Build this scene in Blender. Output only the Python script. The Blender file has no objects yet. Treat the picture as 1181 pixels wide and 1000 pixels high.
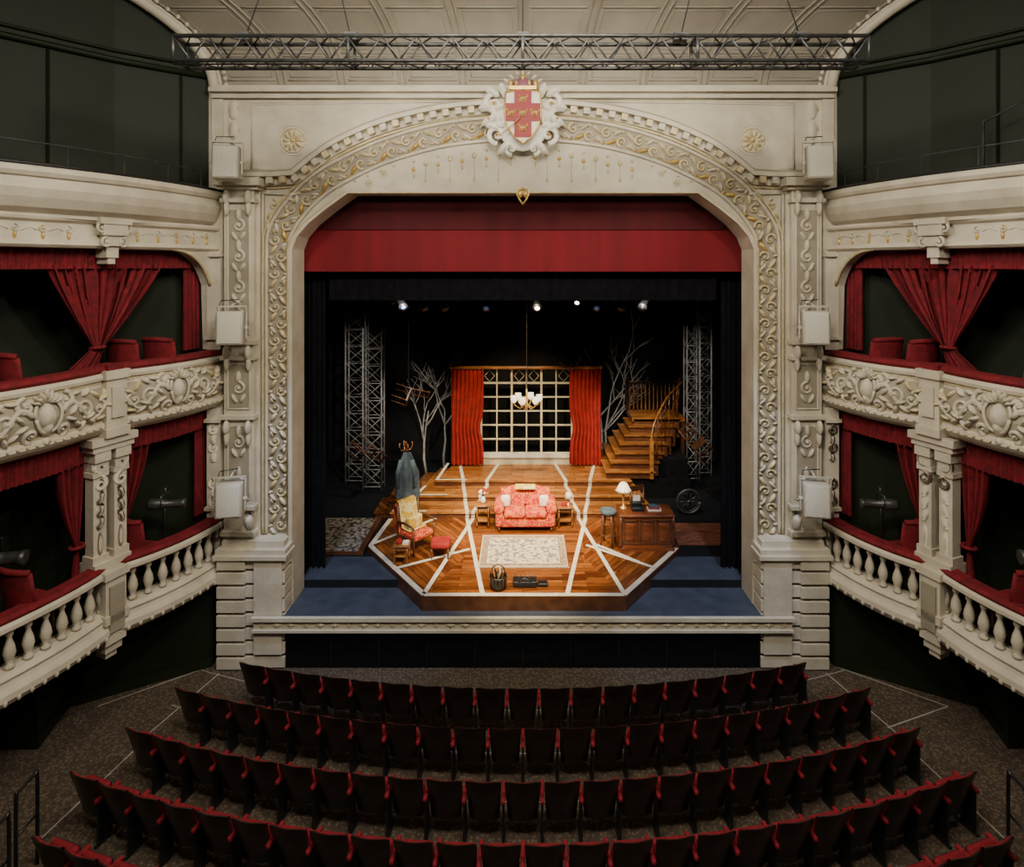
import bpy, math, random
from mathutils import Vector, Matrix
random.seed(7)
pi=math.pi
sc=bpy.context.scene
# ------------------------------------------------------------------ camera
cd=bpy.data.cameras.new("camera"); cam=bpy.data.objects.new("camera",cd); sc.collection.objects.link(cam)
cam.location=(0,0,7.75); cam.rotation_euler=(pi/2,0,0)
cd.sensor_width=36; cd.lens=700/1181*36; cd.shift_x=-0.0106; cd.shift_y=-0.1651; cd.clip_start=0.05
sc.camera=cam
# ------------------------------------------------------------------ materials
def nm(name):
    m=bpy.data.materials.new(name); m.use_nodes=True
    nt=m.node_tree; b=nt.nodes["Principled BSDF"]; return m,nt,b
def mat(name,c1,c2=None,scale=4,rough=.6,metal=0,bump=0,bscale=30,sheen=0,emit=None,es=0,stretch=(1,1,1),spec=.5):
    m,nt,b=nm(name)
    b.inputs["Roughness"].default_value=rough; b.inputs["Metallic"].default_value=metal
    b.inputs["Specular IOR Level"].default_value=spec
    if sheen:
        b.inputs["Sheen Weight"].default_value=sheen; b.inputs["Sheen Tint"].default_value=(c1[0],c1[1],c1[2],1)
    tc=nt.nodes.new("ShaderNodeTexCoord"); mp=nt.nodes.new("ShaderNodeMapping"); mp.inputs["Scale"].default_value=stretch
    nt.links.new(tc.outputs["Object"],mp.inputs["Vector"])
    n=nt.nodes.new("ShaderNodeTexNoise"); n.inputs["Scale"].default_value=scale; n.inputs["Detail"].default_value=4
    nt.links.new(mp.outputs[0],n.inputs["Vector"])
    r=nt.nodes.new("ShaderNodeValToRGB"); r.color_ramp.elements[0].position=.35; r.color_ramp.elements[1].position=.65
    if c2 is None: c2=tuple(x*.82 for x in c1)
    r.color_ramp.elements[0].color=(*c2,1); r.color_ramp.elements[1].color=(*c1,1)
    nt.links.new(n.outputs["Fac"],r.inputs["Fac"]); nt.links.new(r.outputs["Color"],b.inputs["Base Color"])
    if bump:
        n2=nt.nodes.new("ShaderNodeTexNoise"); n2.inputs["Scale"].default_value=bscale; nt.links.new(mp.outputs[0],n2.inputs["Vector"])
        bp=nt.nodes.new("ShaderNodeBump"); bp.inputs["Strength"].default_value=bump; bp.inputs["Distance"].default_value=.02
        nt.links.new(n2.outputs["Fac"],bp.inputs["Height"]); nt.links.new(bp.outputs[0],b.inputs["Normal"])
    if emit:
        b.inputs["Emission Color"].default_value=(*emit,1); b.inputs["Emission Strength"].default_value=es
    return m
def planks(name,c1,c2,rot=0,w=1.3,h=.12,rough=.3,mort=(.02,.008,.003)):
    m,nt,b=nm(name); b.inputs["Roughness"].default_value=rough
    tc=nt.nodes.new("ShaderNodeTexCoord"); mp=nt.nodes.new("ShaderNodeMapping"); mp.inputs["Rotation"].default_value=(0,0,rot)
    nt.links.new(tc.outputs["Object"],mp.inputs["Vector"])
    br=nt.nodes.new("ShaderNodeTexBrick"); br.inputs["Scale"].default_value=1; br.inputs["Brick Width"].default_value=w
    br.inputs["Row Height"].default_value=h; br.inputs["Mortar Size"].default_value=.006; br.inputs["Color1"].default_value=(*c1,1)
    br.inputs["Color2"].default_value=(*c2,1); br.inputs["Mortar"].default_value=(*mort,1); br.offset=.37
    nt.links.new(mp.outputs[0],br.inputs["Vector"])
    mp2=nt.nodes.new("ShaderNodeMapping"); mp2.inputs["Scale"].default_value=(1.5,14,8); nt.links.new(mp.outputs[0],mp2.inputs["Vector"])
    n=nt.nodes.new("ShaderNodeTexNoise"); n.inputs["Scale"].default_value=2.5; n.inputs["Detail"].default_value=5; nt.links.new(mp2.outputs[0],n.inputs["Vector"])
    mx=nt.nodes.new("ShaderNodeMixRGB"); mx.blend_type='MULTIPLY'; mx.inputs[0].default_value=.85
    r=nt.nodes.new("ShaderNodeValToRGB"); r.color_ramp.elements[0].position=.3; r.color_ramp.elements[0].color=(.28,.22,.17,1); r.color_ramp.elements[1].position=.65
    nt.links.new(n.outputs["Fac"],r.inputs["Fac"]); nt.links.new(br.outputs["Color"],mx.inputs[1]); nt.links.new(r.outputs["Color"],mx.inputs[2])
    nt.links.new(mx.outputs[0],b.inputs["Base Color"]); return m
def voro(name,cols,scale=12,rough=.9,feature='F1',bump=0):
    m,nt,b=nm(name); b.inputs["Roughness"].default_value=rough
    tc=nt.nodes.new("ShaderNodeTexCoord"); v=nt.nodes.new("ShaderNodeTexVoronoi"); v.inputs["Scale"].default_value=scale; v.feature=feature
    nt.links.new(tc.outputs["Object"],v.inputs["Vector"])
    r=nt.nodes.new("ShaderNodeValToRGB"); r.color_ramp.interpolation='CONSTANT' if feature=='F1' else 'LINEAR'
    e=r.color_ramp.elements
    while len(e)<len(cols): e.new(.5)
    for i,(p,c) in enumerate(cols): e[i].position=p; e[i].color=(*c,1)
    nt.links.new(v.outputs["Distance"],r.inputs["Fac"]); nt.links.new(r.outputs["Color"],b.inputs["Base Color"]); return m
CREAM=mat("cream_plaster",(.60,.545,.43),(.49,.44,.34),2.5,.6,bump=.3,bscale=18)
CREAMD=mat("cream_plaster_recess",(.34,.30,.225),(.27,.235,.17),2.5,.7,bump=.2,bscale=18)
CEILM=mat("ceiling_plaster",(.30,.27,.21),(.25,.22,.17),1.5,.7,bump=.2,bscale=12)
GOLD=mat("gilding",(.66,.46,.15),(.50,.32,.09),8,.4,.5)
GOLDC=mat("gilded_plaster",(.62,.53,.34),(.50,.40,.21),9,.45,.1,bump=.3,bscale=25)
VEL=mat("red_velvet",(.19,.003,.010),(.10,.0015,.005),9,.85,bump=.2,bscale=60,sheen=.15)
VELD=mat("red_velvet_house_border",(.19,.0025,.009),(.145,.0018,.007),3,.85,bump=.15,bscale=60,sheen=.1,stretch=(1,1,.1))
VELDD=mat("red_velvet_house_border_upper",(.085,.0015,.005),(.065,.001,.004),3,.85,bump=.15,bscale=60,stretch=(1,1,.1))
GREEN=mat("dark_green_paint",(.0095,.0150,.0050),(.0075,.0120,.0042),2,.6,bump=.1,spec=.3)
BLACK=mat("black_cloth",(.006,.006,.008),(.003,.003,.004),6,.95,spec=.15)
BLKM=mat("black_metal",(.012,.012,.013),(.006,.006,.007),6,.45)
STEEL=mat("grey_steel",(.10,.10,.10),(.05,.05,.05),8,.45,.6)
WOODD=mat("seat_wood",(.026,.012,.010),(.012,.006,.005),3,.28,stretch=(1,1,6))
SEATR=mat("seat_red_cloth",(.25,.005,.016),(.16,.003,.009),12,.85,sheen=.15)
CARP=voro("patterned_carpet",[(0,(.16,.120,.080)),(.25,(.090,.064,.041)),(.5,(.055,.039,.026))],20,.95)
TAPE=mat("pale_tape",(.60,.56,.47),(.48,.44,.36),5,.6)
LINE=mat("white_line",(.40,.37,.32),None,5,.7)
BLUE=mat("stage_blue_paint",(.055,.066,.098),(.036,.045,.070),3,.5,bump=.1)
DBLUE=mat("stage_riser_paint",(.006,.007,.010),None,3,.5)
PLA=planks("set_floor_boards",(.36,.115,.024),(.10,.026,.007),0)
PLB=planks("set_floor_boards_diagonal_a",(.30,.095,.021),(.085,.023,.006),math.radians(52))
PLC=planks("set_floor_boards_diagonal_b",(.30,.095,.021),(.085,.023,.006),math.radians(-52))
OAK=planks("oak_steps",(.46,.19,.05),(.22,.075,.020),0,.9,.2)
RISER=mat("shaded_riser",(.13,.042,.013),(.075,.023,.007),4,.45,stretch=(1,1,5))  # shade of the step risers put into the colour, darker than the lit treads
DESK=mat("mahogany",(.19,.050,.015),(.10,.026,.008),3,.35,stretch=(1,1,5))
DKW=mat("dark_turned_wood",(.10,.036,.014),(.055,.02,.008),5,.4)
CREAMW=mat("cream_painted_wood",(.62,.56,.40),None,5,.6)
WPL=mat("crest_white_plaster",(.80,.77,.67),(.70,.66,.56),5,.5)
SETR=mat("set_red_curtain",(.34,.012,.009),(.21,.006,.005),5,.85,sheen=.15)
SOFA=voro("floral_upholstery",[(0,(.62,.34,.10)),(.17,(.40,.018,.008)),(.52,(.55,.12,.03))],10)
RUG=voro("persian_rug_field",[(0,(.40,.10,.07)),(.2,(.56,.48,.34)),(.45,(.42,.34,.24)),(.6,(.18,.16,.16))],11)
RUGB=voro("persian_rug_border",[(0,(.42,.35,.23)),(.25,(.18,.07,.05)),(.5,(.30,.23,.15))],18)
YEL=voro("patchwork_throw",[(0,(.60,.40,.03)),(.3,(.55,.28,.02)),(.5,(.60,.50,.20))],8)
WHT=mat("white_cloth",(.72,.68,.60),None,5,.8)
GLOBE=mat("opal_glass",(.8,.75,.65),None,5,.3,emit=(1,.78,.5),es=1.5)
SPK=mat("speaker_grey",(.50,.47,.39),None,4,.5)
SPKG=mat("speaker_grille",(.62,.59,.50),(.54,.51,.42),40,.7)
HR=mat("heraldic_red",(.30,.005,.008),None,8,.5)
COAT=mat("blue_grey_wool",(.09,.125,.16),(.05,.075,.10),6,.9)
COB=voro("cobblestones",[(0,(.30,.25,.19)),(.4,(.17,.14,.11)),(.62,(.03,.025,.02))],11)
BRK=planks("brick_paving",(.34,.11,.055),(.20,.07,.04),0,.25,.1,.7)
LEAF=mat("dark_leaf",(.03,.06,.02),None,6,.6)
LAMPB=mat("lantern_lens_blue",(.1,.2,.4),None,5,.2,emit=(.25,.5,1),es=.1)
LAMPW=mat("lantern_lens_white",(.9,.9,.8),None,5,.2,emit=(1,.9,.75),es=7)
CREST_CAP=mat("crest_cap_cloth",(.25,.08,.12))
# ------------------------------------------------------------------ mesh builder
class MB:
    def __init__(s,M=None): s.v=[];s.f=[];s.m=[];s.s=[];s.mats=[];s.M=M
    def mi(s,m):
        if m not in s.mats: s.mats.append(m)
        return s.mats.index(m)
    def add(s,vs,fs,m,sm=False):
        o=len(s.v)
        if s.M is None: s.v+= [tuple(v) for v in vs]
        else: s.v+= [tuple(s.M@Vector(v)) for v in vs]
        k=s.mi(m)
        for f in fs: s.f.append([i+o for i in f]); s.m.append(k); s.s.append(sm)
    def box(s,a,b,m):
        x0,y0,z0=a;x1,y1,z1=b
        s.add([(x0,y0,z0),(x1,y0,z0),(x1,y1,z0),(x0,y1,z0),(x0,y0,z1),(x1,y0,z1),(x1,y1,z1),(x0,y1,z1)],
              [(0,3,2,1),(4,5,6,7),(0,1,5,4),(1,2,6,5),(2,3,7,6),(3,0,4,7)],m)
    def rbox(s,a,b,m,r=.04,n=3):
        c=[(a[i]+b[i])/2 for i in range(3)]; h=[abs(b[i]-a[i])/2 for i in range(3)]
        r=min([r]+h); vs=[];fs=[]
        sx=[1,-1,-1,1]; sy=[1,1,-1,-1]
        lev=[]
        for k in range(n+1): t=k*pi/2/n; lev.append((-1,r*math.sin(t),-h[2]+r-r*math.cos(t)))
        for k in range(n+1): t=k*pi/2/n; lev.append((1,r*math.cos(t),h[2]-r+r*math.sin(t)))
        ring=[]
        for q in range(4):
            for k in range(n+1): ring.append((q,(q*90+k*90/n)*pi/180))
        for _,rr,z in lev:
            for q,t in ring: vs.append((c[0]+sx[q]*(h[0]-r)+rr*math.cos(t),c[1]+sy[q]*(h[1]-r)+rr*math.sin(t),c[2]+z))
        L=len(ring)
        for j in range(len(lev)-1):
            for i in range(L): fs.append((j*L+i,j*L+(i+1)%L,(j+1)*L+(i+1)%L,(j+1)*L+i))
        fs.append(tuple(range(L))[::-1]); fs.append(tuple(range((len(lev)-1)*L,len(lev)*L)))
        s.add(vs,fs,m,True)
    def tube(s,pts,r,m,n=6,caps=True):
        pts=[Vector(p) for p in pts]; N=len(pts)
        if not hasattr(r,'__len__'): r=[r]*N
        vs=[];fs=[];pu=None
        for i,p in enumerate(pts):
            t=(pts[min(i+1,N-1)]-pts[max(i-1,0)])
            if t.length<1e-9: t=Vector((0,0,1))
            t.normalize()
            if pu is None:
                up=Vector((0,0,1)) if abs(t.z)<.9 else Vector((1,0,0))
            else: up=pu
            u=(up-t*up.dot(t))
            if u.length<1e-6: u=t.orthogonal()
            u.normalize(); w=t.cross(u); pu=u
            for k in range(n):
                a=2*pi*k/n+pi/n; vs.append(p+(u*math.cos(a)+w*math.sin(a))*r[i])
        for i in range(N-1):
            for k in range(n): fs.append((i*n+k,i*n+(k+1)%n,(i+1)*n+(k+1)%n,(i+1)*n+k))
        if caps: fs.append(tuple(range(n))[::-1]); fs.append(tuple(range((N-1)*n,N*n)))
        s.add(vs,fs,m,n>4)
    def lathe(s,c,prof,m,n=12,axis=None):
        vs=[];fs=[]
        A=Vector(axis).normalized() if axis else Vector((0,0,1))
        u=A.orthogonal().normalized(); w=A.cross(u)
        for r,z in prof:
            for k in range(n):
                a=2*pi*k/n+pi/n
                vs.append(Vector(c)+A*z+(u*math.cos(a)+w*math.sin(a))*r)
        for j in range(len(prof)-1):
            for k in range(n): fs.append((j*n+k,j*n+(k+1)%n,(j+1)*n+(k+1)%n,(j+1)*n+k))
        fs.append(tuple(range(n))[::-1]); fs.append(tuple(range((len(prof)-1)*n,len(prof)*n)))
        s.add(vs,fs,m,n>4)
    def ell(s,c,r,m,n=12,k=8):
        vs=[];fs=[]
        for j in range(k+1):
            t=pi*j/k
            for i in range(n):
                a=2*pi*i/n; vs.append((c[0]+r[0]*math.sin(t)*math.cos(a),c[1]+r[1]*math.sin(t)*math.sin(a),c[2]+r[2]*math.cos(t)))
        for j in range(k):
            for i in range(n): fs.append((j*n+i,j*n+(i+1)%n,(j+1)*n+(i+1)%n,(j+1)*n+i))
        s.add(vs,fs,m,True)
    def prism(s,poly,z0,z1,m,mtop=None):
        n=len(poly); vs=[(x,y,z0) for x,y in poly]+[(x,y,z1) for x,y in poly]
        s.add(vs,[tuple(range(n))[::-1]]+[(i,(i+1)%n,(i+1)%n+n,i+n) for i in range(n)],m)
        s.add([(x,y,z1) for x,y in poly],[tuple(range(n))],mtop or m)
    def prismY(s,poly,y0,y1,m):
        n=len(poly); vs=[(x,y0,z) for x,z in poly]+[(x,y1,z) for x,z in poly]
        s.add(vs,[tuple(range(n)),tuple(range(n,2*n))[::-1]]+[(i,(i+1)%n,(i+1)%n+n,i+n) for i in range(n)],m)
    def sweep(s,P,prof,m,sm=True):
        vs=[];fs=[];n=len(prof)
        for i in range(len(P.p)):
            for o,z in prof: q=P.p[i]+P.n[i]*o; vs.append((q.x,q.y,z))
        for i in range(len(P.p)-1):
            for j in range(n-1): fs.append((i*n+j,i*n+j+1,(i+1)*n+j+1,(i+1)*n+j))
        s.add(vs,fs,m,False)
    def strip(s,rows,m,sm=True):
        n=len(rows[0]); vs=[v for r in rows for v in r]; fs=[]
        for j in range(len(rows)-1):
            for i in range(n-1): fs.append((j*n+i,j*n+i+1,(j+1)*n+i+1,(j+1)*n+i))
        s.add(vs,fs,m,sm)
    def obj(s,name,bevel=0,solid=0,loc=None,rot=None,parent=None):
        me=bpy.data.meshes.new(name); me.from_pydata(s.v,[],s.f)
        for m in s.mats: me.materials.append(m)
        me.polygons.foreach_set("material_index",s.m); me.polygons.foreach_set("use_smooth",s.s); me.update()
        o=bpy.data.objects.new(name,me); sc.collection.objects.link(o)
        if loc: o.location=loc
        if rot: o.rotation_euler=rot
        if solid:
            md=o.modifiers.new("solid","SOLIDIFY"); md.thickness=solid
        if bevel:
            md=o.modifiers.new("bevel","BEVEL"); md.width=bevel; md.segments=2; md.limit_method='ANGLE'
        if parent: o.parent=parent
        return o
def group(name):
    e=bpy.data.objects.new(name,None); sc.collection.objects.link(e); return e
class Path:
    def __init__(s,pts,sgn=1,inward=None):
        s.p=[Vector((p[0],p[1])) for p in pts]; s.n=[];s.L=[0]
        N=len(s.p)
        for i in range(N):
            t=s.p[min(i+1,N-1)]-s.p[max(i-1,0)]; n=Vector((-t.y,t.x)).normalized()
            if n.x<0: n=-n
            s.n.append(n)
            if i: s.L.append(s.L[-1]+(s.p[i]-s.p[i-1]).length)
    def at(s,a,o=0):
        a=max(0,min(a,s.L[-1]-1e-6))
        for i in range(len(s.L)-1):
            if a<=s.L[i+1]:
                t=(a-s.L[i])/(s.L[i+1]-s.L[i]); q=s.p[i].lerp(s.p[i+1],t)+s.n[i].lerp(s.n[i+1],t)*o; return q
def bez(a,c,b,n=14): return [((1-t)**2*a[0]+2*t*(1-t)*c[0]+t*t*b[0],(1-t)**2*a[1]+2*t*(1-t)*c[1]+t*t*b[1]) for t in [i/n for i in range(n+1)]]
def cat(P,k=8):
    out=[];P=[Vector(p) for p in P]; Q=[P[0]*2-P[1]]+P+[P[-1]*2-P[-2]]
    for i in range(1,len(Q)-2):
        for j in range(k):
            t=j/k; a,b,c,d=Q[i-1],Q[i],Q[i+1],Q[i+2]
            out.append(.5*((2*b)+(c-a)*t+(2*a-5*b+4*c-d)*t*t+(3*b-a-3*c+d)*t**3))
    out.append(P[-1]); return out
# ornament helpers : fn(a,b,h)->world
def dome(mb,fn,ca,cb,ra,rb,h,m,rot=0,n=10,k=3):
    vs=[];fs=[]; c,s_=math.cos(rot),math.sin(rot)
    for j in range(k+1):
        t=j/k; 
        for i in range(n):
            a=2*pi*i/n; x=ra*math.cos(a)*math.cos(t*pi/2); y=rb*math.sin(a)*math.cos(t*pi/2)
            vs.append(fn(ca+x*c-y*s_,cb+x*s_+y*c,h*math.sin(t*pi/2)))
    for j in range(k):
        for i in range(n): fs.append((j*n+i,j*n+(i+1)%n,(j+1)*n+(i+1)%n,(j+1)*n+i))
    mb.add(vs,fs,m,True)
def otube(mb,fn,pts,r,m,n=6,h=0):
    mb.tube([fn(a,b,h) for a,b in pts],r,m,n)
def spiral(ca,cb,r,turns,start,d=1,n=16,rin=.15):
    return [(ca+(r*(1-(1-rin)*i/n))*math.cos(start+d*turns*2*pi*i/n),cb+(r*(1-(1-rin)*i/n))*math.sin(start+d*turns*2*pi*i/n)) for i in range(n+1)]
def scroll(mb,fn,ca,cb,r,start,d,m,th=.02,turns=1.2):
    P=spiral(ca,cb,r,turns,start,d); N=len(P)
    otube(mb,fn,P,[th*(1-.5*i/N) for i in range(N)],m,6,.01)
    dome(mb,fn,ca,cb,r*.25,r*.25,th*1.8,m,0,8,2)
def rosette(mb,fn,ca,cb,r,m,pet=8,h=.04):
    for i in range(pet):
        a=2*pi*i/pet; dome(mb,fn,ca+.55*r*math.cos(a),cb+.55*r*math.sin(a),r*.42,r*.17,h,m,a,8,2)
    dome(mb,fn,ca,cb,r*.22,r*.22,h*1.4,m,0,8,2)
    otube(mb,fn,[(ca+r*math.cos(2*pi*i/24),cb+r*math.sin(2*pi*i/24)) for i in range(25)],r*.07,m,5,.005)
def cartouche(mb,fn,ca,cb,w,h,m,mg):
    dome(mb,fn,ca,cb+h*.02,w*.055,h*.25,.09,m,0,14,3)
    dome(mb,fn,ca,cb-h*.22,w*.035,h*.20,.08,m,0,10,3)
    heart=[]
    for t in range(25):
        a=2*pi*t/24; rr=(1+.22*math.cos(3*a+pi/2)*.5)
        heart.append((ca+w*.088*math.cos(a)*(1+.25*math.sin(a)),cb+h*.02+h*.34*math.sin(a)*rr))
    otube(mb,fn,heart,.024,m,6,.03)
    dome(mb,fn,ca,cb-h*.47,w*.04,h*.10,.08,m,0,10,2)
    for k in range(-3,4): dome(mb,fn,ca+k*w*.026,cb+h*.44-abs(k)*h*.045,h*.035,h*.13,.10,m,-k*.38,8,2)
    for s_ in (-1,1):
        scroll(mb,fn,ca+s_*w*.135,cb+h*.27,h*.17,pi/2,-s_,m,.042)
        scroll(mb,fn,ca+s_*w*.105,cb-h*.30,h*.14,-pi/2,s_,m,.040)
        P=[(ca+s_*w*(.10+.40*t),cb+h*(-.05+.28*math.sin(t*2.2*pi+.4)*(1-.35*t))) for t in [i/18 for i in range(19)]]
        otube(mb,fn,P,[.045*(1-.6*i/18) for i in range(19)],m,6,.015)
        scroll(mb,fn,ca+s_*w*.26,cb+h*.02,h*.20,-pi/2,s_,m,.034)
        scroll(mb,fn,ca+s_*w*.40,cb-h*.05,h*.16,pi/2,-s_,m,.028)
        for t,rr,bb in ((.18,.9,.05),(.22,-.8,-.27),(.30,.7,.33),(.34,-.6,-.30),(.45,.5,.16),(.49,-.3,-.05),(.22,.2,.36),(.37,-.9,.24),(.31,.5,-.16),(.17,-.5,-.14),(.42,.2,-.28),(.26,1.2,-.34),(.48,.9,.28)):
            dome(mb,fn,ca+s_*w*t,cb+h*bb,h*.13,h*.045,.075,mg if t>.36 else m,s_*rr,8,2)
# ------------------------------------------------------------------ proscenium wall
W=12.0
def pf(a,b,h): return (a,W-h,b)
mb=MB()
op=[(-4.54,1.0),(-4.54,8.05),(-4.44,8.30),(-4.22,8.56),(-3.85,8.86),(-3.42,9.17),(3.42,9.17),(3.85,8.86),(4.22,8.56),(4.44,8.30),(4.54,8.05),(4.54,1.0)]
mb.box((-6.3,W,0),(-4.54,W+.6,11.3),CREAM); mb.box((4.54,W,0),(6.3,W+.6,11.3),CREAM)
top=op[1:-1]
mb.prismY([(x,z) for x,z in top]+[(4.54,11.3),(-4.54,11.3)],W,W+.6,CREAM)
mb.obj("wall_front")
mb=MB()
def rail(pts,r,m,h=.0,n=8): mb.tube([pf(x,z,h) for x,z in pts],r,m,n)
def prof_band(pts,w0,w1,h,m):
    N=len(pts); rows=[[],[],[],[]]
    for i in range(N):
        a=Vector(pts[max(i-1,0)]);b=Vector(pts[min(i+1,N-1)]);t=(b-a).normalized(); n=Vector((-t.y,t.x)); p=Vector(pts[i])
        for r,(o,hh) in enumerate(((w0,0),(w0,h),(w1,h),(w1,0))):
            q=p+n*o; rows[r].append(pf(q.x,q.y,hh))
    mb.strip(rows,m,False)
opm=[(x,z) for x,z in op]; opm[0]=(-4.54,1.9); opm[-1]=(4.54,1.9)
prof_band(opm,0,.07,.07,CREAM)
rail([(x*1.0-(.09 if x<0 else -.09),z+.0) for x,z in opm],.025,GOLDC,.05)
arcL=[(-4.83,2.45),(-4.83,4),(-4.83,6),(-4.83,7.9),(-4.80,8.35),(-4.55,8.78),(-4.08,9.27),(-3.48,9.64),(-2.62,10.02),(-1.42,10.33),(0,10.43)]
arc=[Vector(p) for p in arcL]+[Vector((-x,z)) for x,z in arcL[-2::-1]]
arc=cat(arc,6)
L=[0]
for i in range(1,len(arc)): L.append(L[-1]+(arc[i]-arc[i-1]).length)
def arcfn(a,b,h):
    a=max(0,min(a,L[-1]-1e-5))
    lo=0
    for i in range(len(L)-1):
        if a<=L[i+1]: lo=i;break
    t=(a-L[lo])/(L[lo+1]-L[lo]); p=arc[lo].lerp(arc[lo+1],t); d=(arc[lo+1]-arc[lo]).normalized(); n=Vector((-d.y,d.x))
    q=p+n*b; return pf(q.x,q.y,h+.02)
rows=[[arcfn(L[-1]*i/160,o,-.012) for i in range(161)] for o in (-.2,.2)]
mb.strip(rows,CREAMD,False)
for o in (-.22,.23):
    mb.tube([arcfn(L[-1]*i/160,o,.0) for i in range(161)],.035,CREAM,6)
mb.tube([arcfn(L[-1]*i/160,.29,.03) for i in range(161)],.025,GOLDC,6)
n=int(L[-1]/.33)
for i in range(n):
    a=(i+.5)*L[-1]/n; s_=1 if i%2 else -1; inarc=abs(a-L[-1]/2)<6.2; G=GOLD if inarc and i%2 else GOLDC
    scroll(mb,arcfn,a,s_*.05,.11,s_*pi/2,s_,GOLDC,.026,1.1)
    dome(mb,arcfn,a+.14,-s_*.09,.12,.045,.06,G,s_*.6,8,2)
    dome(mb,arcfn,a-.12,-s_*.10,.10,.035,.055,CREAM,-s_*.7,8,2)
    dome(mb,arcfn,a+.15,s_*.12,.07,.03,.05,GOLDC,s_*.2,8,2)
    dome(mb,arcfn,a-.02,-s_*.15,.05,.03,.05,G,s_*1.2,8,2)
for s_ in (-1,1):
    mb.tube([pf(s_*5.12,2.45,.03),pf(s_*5.12,9.14,.03),pf(s_*4.45,9.14,.03)],.03,CREAM,6)
    for x,z,rr in ((4.98,8.75,.9),(4.85,8.95,.3),(4.65,9.04,-.1),(5.03,8.5,1.4)): dome(mb,pf,s_*x,z,.13,.045,.06,GOLDC,s_*-rr,8,2)
    scroll(mb,pf,s_*4.93,8.93,.11,pi/2,s_,GOLDC,.025)
outL=[(-5.55,9.40),(-4.9,9.40),(-4.45,9.43),(-3.99,9.80),(-3.48,10.12),(-2.62,10.47),(-1.42,10.73),(0,10.82)]
base=[Vector(p) for p in outL[2:]]+[Vector((-x,z)) for x,z in outL[2:-1][::-1]]
ob=cat(base,8); OL=[(outL[0]),(outL[1])]+[tuple(p) for p in ob]+[(4.9,9.40),(5.55,9.40)]
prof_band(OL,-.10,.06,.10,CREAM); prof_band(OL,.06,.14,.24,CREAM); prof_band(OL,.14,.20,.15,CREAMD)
prof_band(OL,-.16,-.10,.04,GOLDC)
l=[0]
for i in range(1,len(OL)): l.append(l[-1]+(Vector(OL[i])-Vector(OL[i-1])).length)
k=0;d=.12
while d<l[-1]:
    while l[k+1]<d: k+=1
    a=Vector(OL[k]);b=Vector(OL[k+1]);t=(d-l[k])/(l[k+1]-l[k]);p=a.lerp(b,t);dd=(b-a).normalized();nn=Vector((-dd.y,dd.x))
    if abs(p.x)>.65:
        c=[p+dd*sx*.06+nn*sy for sx,sy in ((-1,-.07),(1,-.07),(1,.05),(-1,.05))]
        vs=[pf(q.x,q.y,.10) for q in c]+[pf(q.x,q.y,.22) for q in c]
        mb.add(vs,[(4,5,6,7),(0,1,5,4),(1,2,6,5),(2,3,7,6),(3,0,4,7)],GOLDC if int(d/.25)%2 else CREAM)
    d+=.25
for i in range(-9,10):
    x=i*.24
    if abs(i)<1: continue
    zt=9.95-.012*i*i*.25
    if i%2==0:
        dome(mb,pf,x,zt,.05,.065,.03,GOLDC); mb.tube([pf(x,zt-.05,.005),pf(x,9.42,.005)],.007,GOLDC,5)
        dome(mb,pf,x,9.42,.025,.05,.02,GOLDC)
    else:
        dome(mb,pf,x,zt+.08,.03,.03,.02,GOLDC); dome(mb,pf,x,zt-.08,.04,.045,.025,GOLD); dome(mb,pf,x,zt-.2,.025,.06,.02,GOLDC)
for s_ in (-1,1):
    for i in range(5): dome(mb,pf,s_*(2.55+i*.26),9.70-.1*i,.03,.03,.02,GOLDC)
    for x,z in ((3.05,9.35),(2.75,9.55)): rosette(mb,pf,s_*x,z,.07,GOLDC,6,.02)
    rosette(mb,pf,s_*4.54,10.2,.24,GOLDC,10,.05); otube(mb,pf,[(s_*4.54+.30*math.cos(t*pi/12),10.2+.30*math.sin(t*pi/12)) for t in range(25)],.012,CREAM)
    fr=[(5.35,9.62),(5.35,10.92),(1.1,10.98)]
    mb.tube([pf(s_*x,z,.0) for x,z in fr],.03,CREAM,6)
    mb.tube([pf(s_*5.35,9.62,0),pf(s_*4.5,9.62,0)],.03,CREAM,6)
for z0,z1,h in ((11.02,11.12,.10),(11.12,11.2,.2),(11.2,11.26,.12)): mb.box((-6.12,W-h,z0),(6.12,W,z1),CREAM)
mb.obj("trim_1")
# heraldic crest
mb=MB()
def cf(a,b,h): return (a,W-.2-h,b)
CZ=10.55
dome(mb,cf,0,CZ,.52,.60,.10,WPL,0,20,3)
for s_ in (-1,1):
    scroll(mb,cf,s_*.56,CZ+.32,.20,pi/2,-s_,WPL,.06); scroll(mb,cf,s_*.50,CZ-.28,.19,-pi/2,s_,WPL,.06)
    scroll(mb,cf,s_*.22,CZ-.55,.13,-pi/2,s_,WPL,.05)
    for a,b,r in ((.5,.05,.9),(.66,.0,-.6),(.60,.55,.5),(.35,-.52,-.9),(.70,.25,0),(.58,-.12,.3),(.38,.58,1.2),(.45,-.1,.2),(.44,.25,-.3)):
        dome(mb,cf,s_*a,CZ+b,.17,.08,.11,WPL,s_*r,8,2)
    for a,b in ((.56,.32),(.50,-.28),(.66,.02)): dome(mb,cf,s_*a,CZ+b,.04,.04,.15,GOLD)
sh=[(-.33,.50),(0,.56),(.33,.50),(.35,.1),(.30,-.15),(.16,-.36),(0,-.48),(-.16,-.36),(-.30,-.15),(-.35,.1)]
mb.prismY([(x,CZ+z) for x,z in sh],W-.36,W-.22,WPL)
mb.tube([(x,W-.36,CZ+z) for x,z in sh+[sh[0]]],.022,GOLD,6)
mb.box((-.165,W-.385,CZ-.36),(.165,W-.35,CZ+.535),HR); mb.box((-.335,W-.384,CZ-.05),(.335,W-.35,CZ+.29),HR)
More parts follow.
